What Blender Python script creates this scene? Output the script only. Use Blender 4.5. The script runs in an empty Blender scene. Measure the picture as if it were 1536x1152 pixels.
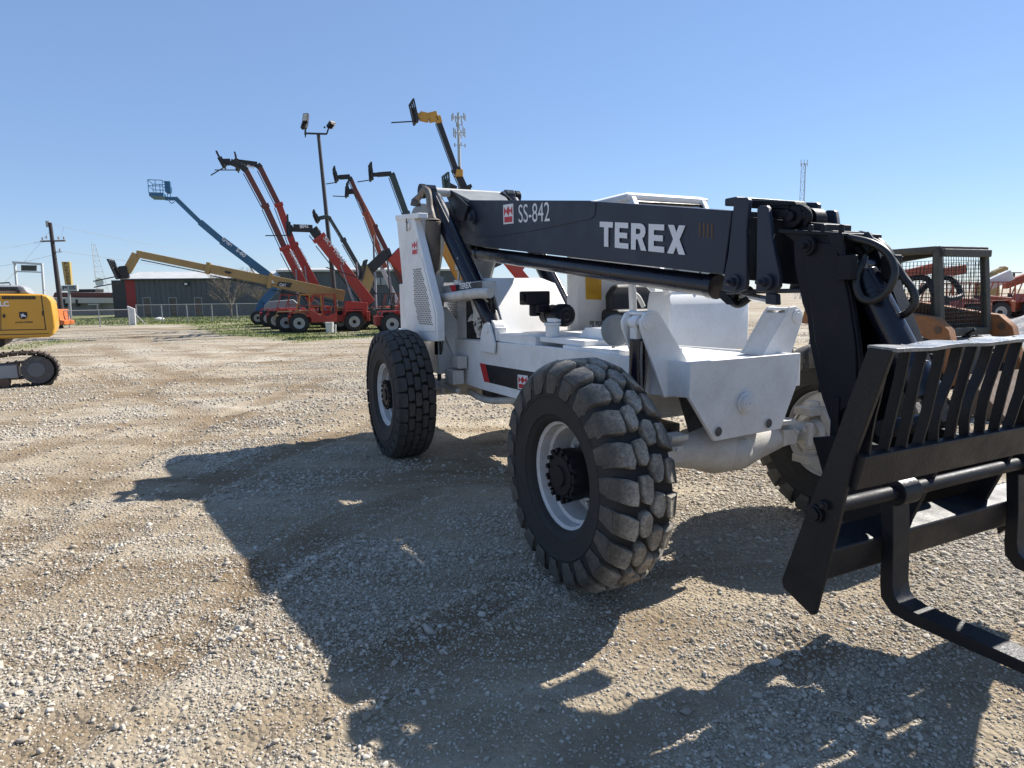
import bpy, bmesh, math, random
import numpy as np
from math import sin, cos, pi, radians, atan2, sqrt
from mathutils import Vector, Matrix
random.seed(7)
SC = bpy.context.scene
COL = SC.collection
# ------------------------------------------------------------------ camera model
FPX, CX, CY = 972.0, 768.0, 576.0
CAM_H, PITCH, ROLL = 1.583, radians(7.71), radians(0.947)
_f = np.array([0, cos(PITCH), -sin(PITCH)]); _u = np.array([0, sin(PITCH), cos(PITCH)]); _r = np.array([1.0, 0, 0])
CR = _r*cos(ROLL) - _u*sin(ROLL); CU = _u*cos(ROLL) + _r*sin(ROLL); CF = _f
CP = np.array([0, 0, CAM_H])
def ray(px, py): return CF + CR*((px-CX)/FPX) - CU*((py-CY)/FPX)
_DR = [0, 9, 15, 28, 42, 59, 75, 200, 5000]
_DZ = [0, 0, -.15, -.35, -.5, -.35, -.16, -.2, -.2]
def dip(x, y):
    return np.interp(np.sqrt(np.asarray(x)**2+np.asarray(y)**2), _DR, _DZ)
def gp(px, py, z=None):
    """ground point seen at a pixel of the reference"""
    d = ray(px, py); zz = 0.0
    for _ in range(25):
        t = (zz-CAM_H)/d[2]; p = CP+d*t; zz = float(dip(p[0], p[1]))
    return p
class Frame:
    def __init__(s, O, heading, z=None):
        O = np.array(O, float); s.h = heading
        s.F = np.array([cos(heading), sin(heading), 0]); s.L = np.array([-sin(heading), cos(heading), 0]); s.Z = np.array([0, 0, 1.0]); s.O = O
    def P(s, px, py, axis, val):
        d = ray(px, py); n = (s.F, s.L, s.Z)[axis]
        t = (val-(CP-s.O)@n)/(d@n); q = CP+d*t-s.O
        return Vector((q@s.F, q@s.L, q@s.Z))
    def poly(s, pts, axis, val): return [s.P(x, y, axis, val) for x, y in pts]
# ------------------------------------------------------------------ mesh builder
class MB:
    def __init__(s): s.v = []; s.f = []
    def add(s, vs, fs):
        o = len(s.v); s.v += [tuple(v) for v in vs]; s.f += [tuple(i+o for i in f) for f in fs]; return s
    def box(s, c, d, R=None):
        c = Vector(c); hx, hy, hz = d[0]/2, d[1]/2, d[2]/2
        vs = [Vector((x*hx, y*hy, z*hz)) for x in (-1, 1) for y in (-1, 1) for z in (-1, 1)]
        if R is not None: vs = [R @ v for v in vs]
        return s.add([v+c for v in vs], [(0,1,3,2),(4,6,7,5),(0,4,5,1),(2,3,7,6),(0,2,6,4),(1,5,7,3)])
    def bb(s, x0, x1, y0, y1, z0, z1): return s.box(((x0+x1)/2, (y0+y1)/2, (z0+z1)/2), (abs(x1-x0), abs(y1-y0), abs(z1-z0)))
    def prism(s, poly, vec):
        n = len(poly); vec = Vector(vec); a = [Vector(p) for p in poly]; b = [p+vec for p in a]
        return s.add(a+b, [tuple(range(n)), tuple(range(2*n-1, n-1, -1))]+[(i, (i+1) % n, n+(i+1) % n, n+i) for i in range(n)])
    def loft(s, rings, closed=True, caps=True):
        n = len(rings[0]); vs = [p for r in rings for p in r]; fs = []
        for k in range(len(rings)-1):
            for i in range(n if closed else n-1):
                j = (i+1) % n; fs.append((k*n+i, k*n+j, (k+1)*n+j, (k+1)*n+i))
        if caps: fs += [tuple(range(n))[::-1], tuple(range((len(rings)-1)*n, len(rings)*n))]
        return s.add(vs, fs)
    def cyl(s, p0, p1, r0, r1=None, n=16):
        p0 = Vector(p0); p1 = Vector(p1); r1 = r0 if r1 is None else r1; d = (p1-p0).normalized()
        a = d.orthogonal().normalized(); b = d.cross(a)
        ring = lambda p, r: [p+a*(r*cos(2*pi*i/n))+b*(r*sin(2*pi*i/n)) for i in range(n)]
        return s.loft([ring(p0, r0), ring(p1, r1)])
    def tube(s, pts, r, n=8, sub=0):
        pts = [Vector(p) for p in pts]
        if sub:
            q = []; P = [pts[0]]+pts+[pts[-1]]
            for i in range(1, len(P)-2):
                for k in range(sub):
                    t = k/sub; a, b, c, d = P[i-1:i+3]
                    q.append(.5*((2*b)+(c-a)*t+(2*a-5*b+4*c-d)*t*t+(3*b-a-3*c+d)*t**3))
            pts = q+[pts[-1]]
        rings = []; up = None
        for i, p in enumerate(pts):
            d = (pts[min(i+1, len(pts)-1)]-pts[max(i-1, 0)]).normalized()
            if up is None: up = d.orthogonal().normalized()
            a = (up-d*up.dot(d)).normalized(); up = a; b = d.cross(a)
            rr = r[i] if isinstance(r, (list, tuple)) else r
            rings.append([p+a*(rr*cos(2*pi*k/n))+b*(rr*sin(2*pi*k/n)) for k in range(n)])
        return s.loft(rings)
    def lathe(s, prof, o=(0, 0, 0), axis=(0, 1, 0), n=48, caps=False):
        o = Vector(o); d = Vector(axis).normalized(); a = Vector((1, 0, 0)) if abs(d.x) < .9 else Vector((0, 0, 1)); a = (a-d*a.dot(d)).normalized(); b = d.cross(a)
        rings = [[o+d*t+a*(r*cos(2*pi*i/n))+b*(r*sin(2*pi*i/n)) for i in range(n)] for t, r in prof]
        return s.loft(rings, caps=caps)
    def bar(s, p0, p1, w, h=None, up=(0, 0, 1)):
        p0 = Vector(p0); p1 = Vector(p1); h = w if h is None else h; d = (p1-p0).normalized(); up = Vector(up)
        if abs(d.dot(up)) > .98: up = Vector((0, 1, 0)) if abs(d.y) < .9 else Vector((1, 0, 0))
        a = d.cross(up).normalized()*(w/2); b = a.cross(d).normalized()*(h/2)
        q = lambda p: [p-a-b, p+a-b, p+a+b, p-a+b]
        return s.loft([q(p0), q(p1)])
    def build(s, name, mat, parent=None, bevel=0, smooth=35, label=None, seg=2, recalc=True):
        me = bpy.data.meshes.new(name); me.from_pydata(s.v, [], s.f)
        if recalc:
            bm = bmesh.new(); bm.from_mesh(me); bmesh.ops.recalc_face_normals(bm, faces=bm.faces); bm.to_mesh(me); bm.free()
        me.materials.append(mat)
        if smooth: me.shade_smooth(); me.set_sharp_from_angle(angle=radians(smooth))
        o = bpy.data.objects.new(name, me); COL.objects.link(o)
        if parent is not None: o.parent = parent
        if bevel:
            m = o.modifiers.new('bevel', 'BEVEL'); m.width = bevel; m.segments = seg; m.limit_method = 'ANGLE'; m.angle_limit = radians(40); m.harden_normals = True
        if label: o['label'] = label
        return o
def empty(name, loc=(0, 0, 0), rz=0, parent=None, size=.3):
    o = bpy.data.objects.new(name, None); COL.objects.link(o); o.location = loc; o.rotation_euler = (0, 0, rz); o.empty_display_size = size
    if parent is not None: o.parent = parent
    return o
def tag(o, label, cat, group=None, kind=None):
    o['label'] = label; o['category'] = cat
    if group: o['group'] = group
    if kind: o['kind'] = kind
    return o
def setting(o, kind='structure', label=None, cat=None):
    o['kind'] = kind
    if label: o['label'] = label
    if cat: o['category'] = cat
    return o
def copy_tree(o, parent=None):
    c = o.copy(); COL.objects.link(c)
    if parent is not None: c.parent = parent
    for ch in [x for x in SC.objects if x.parent == o]: copy_tree(ch, c)
    return c
# ------------------------------------------------------------------ materials
def newmat(name):
    m = bpy.data.materials.new(name); m.use_nodes = True; nt = m.node_tree
    b = nt.nodes['Principled BSDF']; return m, nt, b
def N(nt, t, **k):
    n = nt.nodes.new(t)
    for a, v in k.items():
        if a in n.inputs: n.inputs[a].default_value = v
        else: setattr(n, a, v)
    return n
def coords(nt, scale=1.0, out='Object'):
    tc = N(nt, 'ShaderNodeTexCoord'); mp = N(nt, 'ShaderNodeMapping'); mp.inputs['Scale'].default_value = (scale,)*3 if not isinstance(scale, tuple) else scale
    nt.links.new(tc.outputs[out], mp.inputs['Vector']); return mp.outputs['Vector']
def ramp(nt, fac, stops):
    r = N(nt, 'ShaderNodeValToRGB'); e = r.color_ramp.elements
    while len(e) < len(stops): e.new(.5)
    for el, (p, c) in zip(e, stops):
        el.position = p; el.color = c if len(c) == 4 else (*c, 1)
    nt.links.new(fac, r.inputs['Fac']); return r.outputs['Color']
def mix(nt, fac, a, b, mode='MIX'):
    m = N(nt, 'ShaderNodeMix', data_type='RGBA', blend_type=mode)
    for s, v in ((0, fac), (6, a), (7, b)):
        if hasattr(v, 'is_linked') or hasattr(v, 'node'): nt.links.new(v, m.inputs[s])
        else: m.inputs[s].default_value = v if s == 0 else (*v[:3], 1)
    return m.outputs[2]
def paint(name, col, rough=.4, dirt=(.25, .2, .14), amt=.35, metal=0, scale=3, bump=.15, spec=.5, grain=60, coat=0, streak=1.0):
    m, nt, b = newmat(name); v = coords(nt, (scale, scale, scale*streak))
    n1 = N(nt, 'ShaderNodeTexNoise', Scale=1.6, Detail=8.0, Roughness=.65); nt.links.new(v, n1.inputs['Vector'])
    n2 = N(nt, 'ShaderNodeTexNoise', Scale=grain/scale, Detail=4.0, Roughness=.6); nt.links.new(v, n2.inputs['Vector'])
    f1 = ramp(nt, n1.outputs['Fac'], [(.45, (0, 0, 0)), (.78, (amt,)*3)])
    f2 = ramp(nt, n2.outputs['Fac'], [(.56, (0, 0, 0)), (.75, (amt*.9,)*3)])
    c = mix(nt, f1, col, dirt); c = mix(nt, f2, c, dirt)
    nt.links.new(c, b.inputs['Base Color'])
    rr = ramp(nt, n1.outputs['Fac'], [(.3, (max(rough-.08, .05),)*3), (.75, (min(rough+.25, 1),)*3)])
    nt.links.new(rr, b.inputs['Roughness']); b.inputs['Metallic'].default_value = metal
    b.inputs['Specular IOR Level'].default_value = spec; b.inputs['Coat Weight'].default_value = coat; b.inputs['Coat Roughness'].default_value = .15
    if bump:
        bp = N(nt, 'ShaderNodeBump', Strength=bump, Distance=.004); nt.links.new(n2.outputs['Fac'], bp.inputs['Height']); nt.links.new(bp.outputs['Normal'], b.inputs['Normal'])
    return m
M = {}
M['white'] = paint('white_paint', (.80, .795, .78), .42, (.40, .34, .26), .42, scale=2, bump=.35, grain=90)
M['cab_white'] = paint('cab_white_paint', (.80, .795, .78), .35, (.48, .43, .36), .38, scale=2, bump=.2, grain=70)
M['dirty_white'] = paint('dirty_white_paint', (.58, .56, .52), .6, (.3, .25, .18), .55, scale=4, bump=.5, grain=70)
M['rim_white'] = paint('rim_paint', (.55, .55, .55), .45, (.3, .25, .19), .6, scale=5, bump=.3, grain=50)
M['boom'] = paint('boom_black_paint', (.019, .025, .042), .42, (.06, .063, .075), .3, scale=2.5, bump=.25, grain=120, spec=.4)
M['lug_grey'] = paint('worn_grey_paint', (.19, .20, .20), .5, (.35, .34, .3), .4, scale=5, bump=.3)
M['black'] = paint('black_paint', (.006, .007, .011), .45, (.035, .032, .03), .3, scale=3, bump=.3, grain=80, spec=.22)
M['fork_black'] = paint('fork_black_paint', (.008, .009, .013), .4, (.05, .042, .03), .3, scale=4, bump=.4, grain=70, spec=.28)
M['gloss_black'] = paint('cylinder_black_paint', (.005, .006, .014), .25, (.04, .04, .035), .15, scale=3, bump=.08, coat=.15, spec=.4)
M['hose'] = paint('hose_rubber', (.012, .012, .012), .38, (.05, .05, .045), .2, bump=.1)
M['steel'] = paint('bare_steel', (.5, .5, .5), .3, (.2, .17, .13), .4, metal=.9)
M['rust'] = paint('rusty_steel', (.11, .075, .05), .8, (.2, .1, .05), .6, scale=8, bump=.5)
M['muffler'] = paint('weathered_muffler', (.12, .105, .09), .6, (.25, .19, .13), .7, scale=7, bump=.3, metal=.3)
M['pipe'] = paint('weathered_exhaust_pipe', (.2, .18, .155), .6, (.12, .08, .05), .7, scale=9, bump=.3, metal=.3)
M['engine'] = paint('engine_grime', (.06, .06, .06), .6, (.2, .19, .17), .7, scale=14, bump=.5)
M['red'] = paint('red_paint', (.34, .028, .018), .45, (.3, .15, .1), .25)
M['decal_red'] = paint('decal_red', (.5, .02, .025), .4, (.3, .1, .1), .05, bump=0)
M['decal_white'] = paint('decal_white', (.75, .75, .75), .4, (.5, .5, .5), .1, bump=0)
M['letter'] = paint('boom_lettering', (.72, .72, .73), .45, (.4, .4, .4), .12, bump=0)
M['decal_black'] = paint('decal_black', (.012, .012, .014), .4, (.05, .05, .05), .1, bump=0)
M['sign_yellow'] = paint('sticker_yellow', (.62, .34, .02), .5, (.5, .25, .05), .4, scale=20, bump=0)
M['vinyl'] = paint('black_vinyl', (.014, .015, .018), .5, (.05, .05, .05), .3)
def tyre_mat(name, base, dust, amt):
    m, nt, b = newmat(name); v = coords(nt, 1.0)
    n1 = N(nt, 'ShaderNodeTexNoise', Scale=5.0, Detail=8.0, Roughness=.7); nt.links.new(v, n1.inputs['Vector'])
    n2 = N(nt, 'ShaderNodeTexNoise', Scale=60.0, Detail=6.0, Roughness=.7); nt.links.new(v, n2.inputs['Vector'])
    f = ramp(nt, n1.outputs['Fac'], [(.36, (amt*.35,)*3), (.60, (amt,)*3)]); g = ramp(nt, n2.outputs['Fac'], [(.35, (.35,)*3), (.7, (1.0,)*3)])
    sx = N(nt, 'ShaderNodeSeparateXYZ'); nt.links.new(v, sx.inputs[0]); cxy = N(nt, 'ShaderNodeCombineXYZ'); nt.links.new(sx.outputs['X'], cxy.inputs['X']); nt.links.new(sx.outputs['Z'], cxy.inputs['Z']); ln = N(nt, 'ShaderNodeVectorMath', operation='LENGTH'); nt.links.new(cxy.outputs[0], ln.inputs[0])
    rr_ = ramp(nt, ln.outputs['Value'], [(.52, (.25,)*3), (.60, (.30,)*3), (.645, (1.25,)*3)])
    ff = mix(nt, 1.0, f, g, 'MULTIPLY'); ff = mix(nt, 1.0, ff, rr_, 'MULTIPLY'); c = mix(nt, ff, base, dust); nt.links.new(c, b.inputs['Base Color'])
    b.inputs['Roughness'].default_value = .75; b.inputs['Specular IOR Level'].default_value = .35
    bp = N(nt, 'ShaderNodeBump', Strength=.6, Distance=.006); nt.links.new(n2.outputs['Fac'], bp.inputs['Height']); nt.links.new(bp.outputs['Normal'], b.inputs['Normal'])
    return m
M['tyre'] = tyre_mat('tyre_rubber', (.02, .02, .021), (.15, .125, .095), .45)
M['lug'] = tyre_mat('worn_tyre_lugs', (.034, .033, .031), (.42, .375, .31), 1.0)
M['block'] = tyre_mat('tyre_blocks', (.028, .028, .03), (.15, .135, .11), .5)
def plain(name, col, rough=.6, metal=0, amt=.3): return paint(name, col, rough, tuple(min(1, c*.5+.08) for c in col), amt, metal=metal, scale=1.2, bump=.1, grain=25)
def perforated(name, sheet, hole, scale):
    m, nt, b = newmat(name); v = coords(nt, scale); vo = N(nt, 'ShaderNodeTexVoronoi', Scale=1.0, Randomness=.0); nt.links.new(v, vo.inputs['Vector'])
    c = ramp(nt, vo.outputs['Distance'], [(.30, hole), (.36, sheet)]); nt.links.new(c, b.inputs['Base Color']); b.inputs['Roughness'].default_value = .5; return m
def glass(name, col=(.02, .025, .03), alpha=.55):
    m, nt, b = newmat(name); b.inputs['Base Color'].default_value = (*col, 1); b.inputs['Roughness'].default_value = .06; b.inputs['Alpha'].default_value = alpha; return m
def font_mesh(text, name, mat, parent, origin, u, v, size_w, size_h, bold=.02, depth=.003):
    """lettering in the plane (u, v): scaled to size_w x size_h"""
    c = bpy.data.curves.new(name, 'FONT'); c.body = text; c.offset = bold; c.extrude = 0
    o = bpy.data.objects.new(name+'_tmp', c); COL.objects.link(o); bpy.context.view_layer.update()
    me = bpy.data.meshes.new_from_object(o.evaluated_get(bpy.context.evaluated_depsgraph_get())); bpy.data.objects.remove(o); bpy.data.curves.remove(c)
    co = [w.co.copy() for w in me.vertices]; x0 = min(p.x for p in co); x1 = max(p.x for p in co); y0 = min(p.y for p in co); y1 = max(p.y for p in co)
    u = Vector(u); v = Vector(v); origin = Vector(origin)
    for w in me.vertices: w.co = origin+u*((w.co.x-x0)/(x1-x0)*size_w)+v*((w.co.y-y0)/(y1-y0)*size_h)
    me.name = name; me.materials.clear(); me.materials.append(mat); o = bpy.data.objects.new(name, me); COL.objects.link(o)
    if parent is not None: o.parent = parent
    return o
# ================================================================== main telehandler
HD = radians(-63.6)
TH = Frame(np.array([.24, 3.37, 0])+1.18*np.array([-sin(HD), cos(HD), 0]), HD)
T = empty('telehandler', TH.O, HD, size=1)
tag(T, 'large white telehandler with black lettered boom and black fork carriage, parked nearest the camera', 'telehandler')
X3, Y3, Z3 = Vector((1, 0, 0)), Vector((0, 1, 0)), Vector((0, 0, 1))
P = TH.P
def plY(pts, y, t): return MB().prism(TH.poly(pts, 1, y), (0, t, 0))
def plX(pts, x, t): return MB().prism(TH.poly(pts, 0, x), (t, 0, 0))
# ---- frame
fr = MB()
fr.prism(TH.poly([(678, 508), (815, 519), (951, 536), (1030, 543.5), (1030, 597), (965, 591), (935, 640), (769.6, 597), (718, 583), (692, 573.7), (680.6, 536)], 1, -.45), (0, .03, 0))
fr.v += []; q = [(x, .45, z) for x, y, z in [tuple(p) for p in TH.poly([(678, 508), (1030, 543.5), (1030, 597), (965, 591), (935, 640), (769.6, 597), (692, 573.7)], 1, -.45)]]
fr.prism(q, (0, -.03, 0))
fr.bb(-3.35, .15, -.42, .42, 1.12, 1.185); fr.bb(-3.3, -.45, -.42, .42, .76, .80); fr.bb(-3.36, -3.33, -.42, .42, .76, 1.18); fr.bb(-.47, -.44, -.42, .42, .80, 1.18)
frame = fr.build('frame', M['white'], T, bevel=.006)
fp = MB().prism(TH.poly([(1030.5, 543), (1195.4, 529), (1192, 569), (1165.7, 642), (1066.7, 660.6), (1028.8, 595.6)], 0, .165), (.028, 0, 0))
front = fp.build('front_plate', M['white'], T, bevel=.004)
b = MB(); c = P(1118, 604, 0, .195)
b.cyl(c, c+X3*.012, .062, n=32); b.cyl(c+X3*.012, c+X3*.032, .045, .043, n=32); b.lathe([(.0, .052), (.004, .058), (.0, .064)], c+X3*.012, (1, 0, 0), 32); b.cyl(c+X3*.032, c+X3*.036, .028, n=24); b.cyl(c+X3*.036, c+X3*.044, .007, n=8)
b.build('pivot_pin', M['white'], front, bevel=.003)
for px, py in ((1077, 647.5), (1152.5, 635)):
    c = P(px, py, 0, .195); MB().cyl(c-X3*.002, c+X3*.0015, .028, n=24).build('tow_hole', M['engine'], front)
    MB().lathe([(0, .028), (.004, .028), (.004, .031), (0, .032)], c, (1, 0, 0), 24).build('hole_rim', M['white'], front)
# deck pieces on the frame
d = MB(); d.bb(-1.2, -.5, -.43, .1, 1.187, 1.222); d.bb(-1.6, -.95, -.40, .0, 1.222, 1.262)
d.prism([(-1.35, -.2, 1.262), (-.85, -.2, 1.262), (-.95, -.2, 1.34), (-1.25, -.2, 1.34)], (0, .3, 0))
d.bb(-2.33, -1.62, -.43, .36, 1.187, 1.262); d.build('deck_plate', M['white'], T, bevel=.005)
fn = MB(); c = Vector((-1.52, -.33, 1.262)); fn.cyl(c, c+Z3*.09, .055, n=24); fn.cyl(c+Z3*.09, c+Z3*.11, .066, n=24); fn.box(c+Z3*.13, (.13, .028, .03)); fn.box(c+Z3*.125+Y3*.03, (.028, .08, .02)); fn.build('filler_cap', M['white'], T, bevel=.004)
# stripe and marks on the frame side
yy = -.453
def mark(name, pts, mat, par, y=yy, t=.002): return MB().prism(TH.poly(pts, 1, y), (0, t, 0)).build(name, mat, par, smooth=0)
mark('black_stripe', [(727.5, 546.3), (880, 571), (880, 610), (734, 574)], M['decal_black'], frame)
mark('red_stripe', [(719.3, 544.5), (728, 546.3), (734.4, 574), (726.3, 572.4)], M['decal_red'], frame, yy-.001)
def emblem(o, u, v, w, h, par):
    """red and white mark on a plane: white card, red peaks over a red band"""
    o = Vector(o); u = Vector(u).normalized()*w; v = Vector(v).normalized()*h; n = u.cross(v).normalized()
    if n.y > 0: n = -n
    Q = lambda pts, k: [o+u*a+v*b_+n*k for a, b_ in pts]
    e = MB().prism(Q([(0, 0), (1, 0), (1, 1), (0, 1)], .001), n*.001).build('emblem', M['decal_white'], par, smooth=0)
    r = MB(); r.prism(Q([(.1, .08), (.9, .08), (.9, .37), (.1, .37)], .0021), n*.001)
    r.prism(Q([(.08, .40), (.29, .64), (.5, .40), (.71, .64), (.92, .40), (.92, .9), (.71, .68), (.5, .92), (.29, .68), (.08, .9)], .0021), n*.001)
    r.build('emblem_mark', M['decal_red'], e, smooth=0) if False else r.build('emblem_mark', M['decal_red'], par, smooth=0)
    return e
a = P(777, 583, 1, -.4545); bq = P(792, 585.5, 1, -.4545)
emblem(a, bq-a, (0, 0, 1), (bq-a).length, .12, frame)
a = P(800, 583, 1, -.4545)
# ---- levelling cylinder brackets
def bracket(name, x0, x1, side):
    s_ = side; f = lambda y, z: (y*s_, z)
    prof = [(.42, 1.19), (.30, 1.19), (.50, 1.455), (.53, 1.485), (.575, 1.492), (.62, 1.475), (.645, 1.43), (.64, 1.39), (.47, .99), (.42, .99)]
    m = MB()
    for x in (x0, x1): m.prism([(x, y*s_, z) for y, z in prof], (.022, 0, 0))
    m.prism([(x0+.02, .305*s_, 1.19), (x0+.02, .50*s_, 1.45), (x0+.02, .52*s_, 1.45), (x0+.02, .325*s_, 1.19)], (x1-x0-.02, 0, 0))
    m.prism([(x0+.02, .51*s_, 1.466), (x0+.02, .53*s_, 1.483), (x0+.02, .60*s_, 1.483), (x0+.02, .60*s_, 1.466)], (x1-x0-.02, 0, 0))
    br = m.build(name, M['white'], T, bevel=.004)
    p = MB(); p.cyl((x0-.012, .59*s_, 1.425), (x1+.036, .59*s_, 1.425), .027, n=24); p.cyl((x1+.022, .59*s_, 1.425), (x1+.031, .59*s_, 1.425), .045, n=24); p.build('pin', M['white'], br, bevel=.003)
    k = MB(); xm = (x0+x1)/2+.01; k.cyl((xm-.03, .59*s_, 1.42), (xm+.03, .59*s_, 1.42), .045, n=20); k.box((xm, .59*s_, 1.37), (.06, .07, .09)); k.build('cylinder_eye', M['white'], br, bevel=.004)
    c = MB(); c.cyl((xm, .59*s_, 1.33), (xm, .595*s_, 1.0), .047, n=24); c.build('levelling_cylinder', M['gloss_black'], T, bevel=.004)
    c = MB(); c.tube([(xm+.05, .60*s_, 1.32), (xm+.055, .61*s_, 1.2), (xm+.052, .60*s_, 1.02)], .008); c.tube([(xm+.045, .57*s_, 1.32), (xm+.05, .565*s_, 1.15), (xm+.045, .58*s_, 1.02)], .007); c.build('cylinder_hose', M['pipe'], T)
    c = MB(); c.cyl((xm, .595*s_, 1.0), (xm, .60*s_, .66), .022, n=16); c.build('cylinder_rod', M['engine'], T)
for xr in (-.19, -3.5):
    for sd in (-1, 1): bracket('cylinder_bracket', xr, xr+.17, sd)
# ---- axles
def axle(x):
    m = MB(); R = []
    for y, r, dz in ((-.80, .070, .0), (-.62, .065, 0), (-.45, .080, -.01), (-.25, .11, -.02), (-.12, .145, -.03), (.1, .15, -.03), (.25, .115, -.02), (.45, .080, -.01), (.62, .062, 0), (.80, .065, 0)):
        R.append([(x+r*cos(2*pi*i/20), y, .67+dz+r*sin(2*pi*i/20)) for i in range(20)])
    m.loft(R); m.box((x, -.42, .72), (.10, .3, .04)); m.box((x, .42, .72), (.10, .3, .04))
    m.lathe([(-.02, .03), (0, .08), (.1, .12), (.2, .13), (.3, .13)], (x-.36, 0, .61), (1, 0, 0), 24, True)
    m.lathe([(0, .0), (-.01, .05), (-.04, .09), (-.1, .12), (-.2, .14)], (x+.17, .02, .63), (1, 0, 0), 28)
    for yy_ in (-.55, .55):
        m.box((x+.08, yy_*.85, .67), (.03, .12, .10)); m.box((x+.06, yy_*.8, .77), (.1, .12, .03)); m.cyl((x+.12, yy_*1.1, .6), (x+.12, yy_*1.1, .75), .025, n=10)
        for q_ in range(3): m.cyl((x+.12, yy_-.07+.07*q_, .71), (x+.14, yy_-.07+.07*q_, .71), .014, n=6)
    a = m.build('axle', M['dirty_white'], T, bevel=.004)
    for s_ in (-1, 1):
        k = MB(); k.cyl((x, .74*s_, .64), (x, .90*s_, .64), .10, .15, n=32)
        for zz in (.80, .48): k.box((x, .76*s_, zz), (.13, .16, .05)); k.cyl((x, .78*s_, zz-.03), (x, .78*s_, zz+.06), .045, n=16)
        k.bar((x+.06, .80*s_, .80), (x+.15, .79*s_, .66), .05, .03, (0, 1, 0)); k.bar((x+.15, .79*s_, .66), (x+.06, .80*s_, .48), .05, .03, (0, 1, 0)); k.lathe([(0, .17), (.015*s_, .19), (.03*s_, .17)], (x, .80*s_, .64), (0, 1, 0), 32)
        for i in range(14):
            t = 2*pi*i/14; k.cyl((x+.155*cos(t), .88*s_, .64+.155*sin(t)), (x+.155*cos(t), .915*s_, .64+.155*sin(t)), .012, n=6)
        k.build('steering_knuckle', M['dirty_white'], a, bevel=.003)
    m = MB(); m.cyl((x-.2, -.78, .56), (x-.2, .78, .56), .018, n=10); m.cyl((x-.2, -.3, .56), (x-.2, .3, .56), .035, n=14); m.build('steering_rod', M['dirty_white'], T)
axle(0); axle(-3.418)
u = MB(); u.prism([(-.35, -.1, 1.0), (.1, -.1, .93), (.02, -.1, .68), (-.2, -.1, .68)], (0, .28, 0)); u.bb(-1.6, -.5, -.09, .09, .62, .70); u.cyl((-.4, 0, .62), (-1.2, 0, .66), .04); u.bb(-3.0, -1.7, -.3, .3, .60, .78); u.cyl((-2.7, -.3, .66), (-2.7, .32, .66), .09)
u.build('driveline', M['engine'], T, bevel=.01)
u = MB(); u.tube([(-3.2, -.35, .62), (-2.7, -.38, .60), (-2.2, -.3, .66), (-1.9, -.1, .66)], .035, sub=4); u.bar((-3.55, -.62, .72), (-3.0, -.55, .66), .05, .05); u.box((-3.1, -.55, .80), (.22, .12, .14)); u.box((-3.05, -.52, .95), (.2, .1, .12)); u.build('tie_rod_mount', M['dirty_white'], T, bevel=.006)
# ---- wheels
TR_ = .645
def tyre_body():
    prof = [(.125, .305), (.15, .318), (.162, .335), (.168, .352), (.173, .354), (.173, .366), (.176, .39), (.184, .44), (.186, .452), (.190, .455), (.190, .463), (.186, .466), (.184, .51), (.172, .56), (.15, .585), (.11, .597), (0, .602)]
    prof = [(-a_, r) for a_, r in prof]+[(a_, r) for a_, r in prof[-2::-1]]
    m = MB(); m.lathe(prof, n=96); return m
def lug(m, pts, rtop, rbot, tap=.007):
    """pts: polygon in (s, y, dr) unrolled metres; dr lowers the top (shoulder)"""
    n = len(pts); cs = sum(p[0] for p in pts)/n; cy = sum(p[1] for p in pts)/n; A = []; B = []; Cc = []
    for s_, y, dr in pts:
        l = sqrt((s_-cs)**2+(y-cy)**2)+1e-6; k = 1-tap/l; s1 = cs+(s_-cs)*k; y1 = cy+(y-cy)*k; k2 = 1+.004/l; s0 = cs+(s_-cs)*k2; y0 = cy+(y-cy)*k2
        j = random.uniform(-.0025, .0015)
        f = lambda ss, yy_, r: (r*cos(ss/TR_), yy_, r*sin(ss/TR_))
        A.append(f(s0, y0 if dr < .03 else y0*.985, rbot-dr)); B.append(f(s_, y, rtop-dr-.007+j)); Cc.append(f(s1, y1, rtop-dr+j))
    m.loft([A, B, Cc])
def front_tread():
    m = MB(); C = 2*pi*TR_; n = 22; p = C/n
    for i in range(n):
        for sgn in (-1, 1):
            s0 = i*p+(p/2 if sgn > 0 else 0); Y = lambda y: y*sgn; J = lambda: random.uniform(-.005, .005)
            def L_(pts, *a): lug(m, [(s0+s_+J(), Y(y+J()*.5), d_) for s_, y, d_ in pts], *a)
            w = p*.70; k = .028*sgn
            L_([(-w/2-k, .182, .058), (-w*.52-k*.4, .13, .016), (-w*.50, .092, 0), (-w*.2, .080, 0), (w*.40, .084, 0), (w*.52-k*.4, .13, .016), (w*.52-k, .182, .058)], TR_+.006, .560, .008)
            L_([(w*.50-k, .184, .058), (-w*.46-k, .184, .058), (-w*.36-k*1.5, .194, .130), (w*.38-k*1.5, .194, .130)], TR_-.010, .60, .004)
            q = p*random.uniform(.68, .76); o_ = p*.10
            L_([(o_-q*.50, .052, 0), (o_-q*.56, .026, 0), (o_-q*.34, .006, 0), (o_+q*.26, .004, 0), (o_+q*.50, .024, 0), (o_+q*.44, .060, 0), (o_-q*.05, .070, 0)], TR_+.007, .560, .006)
    return m
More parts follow.
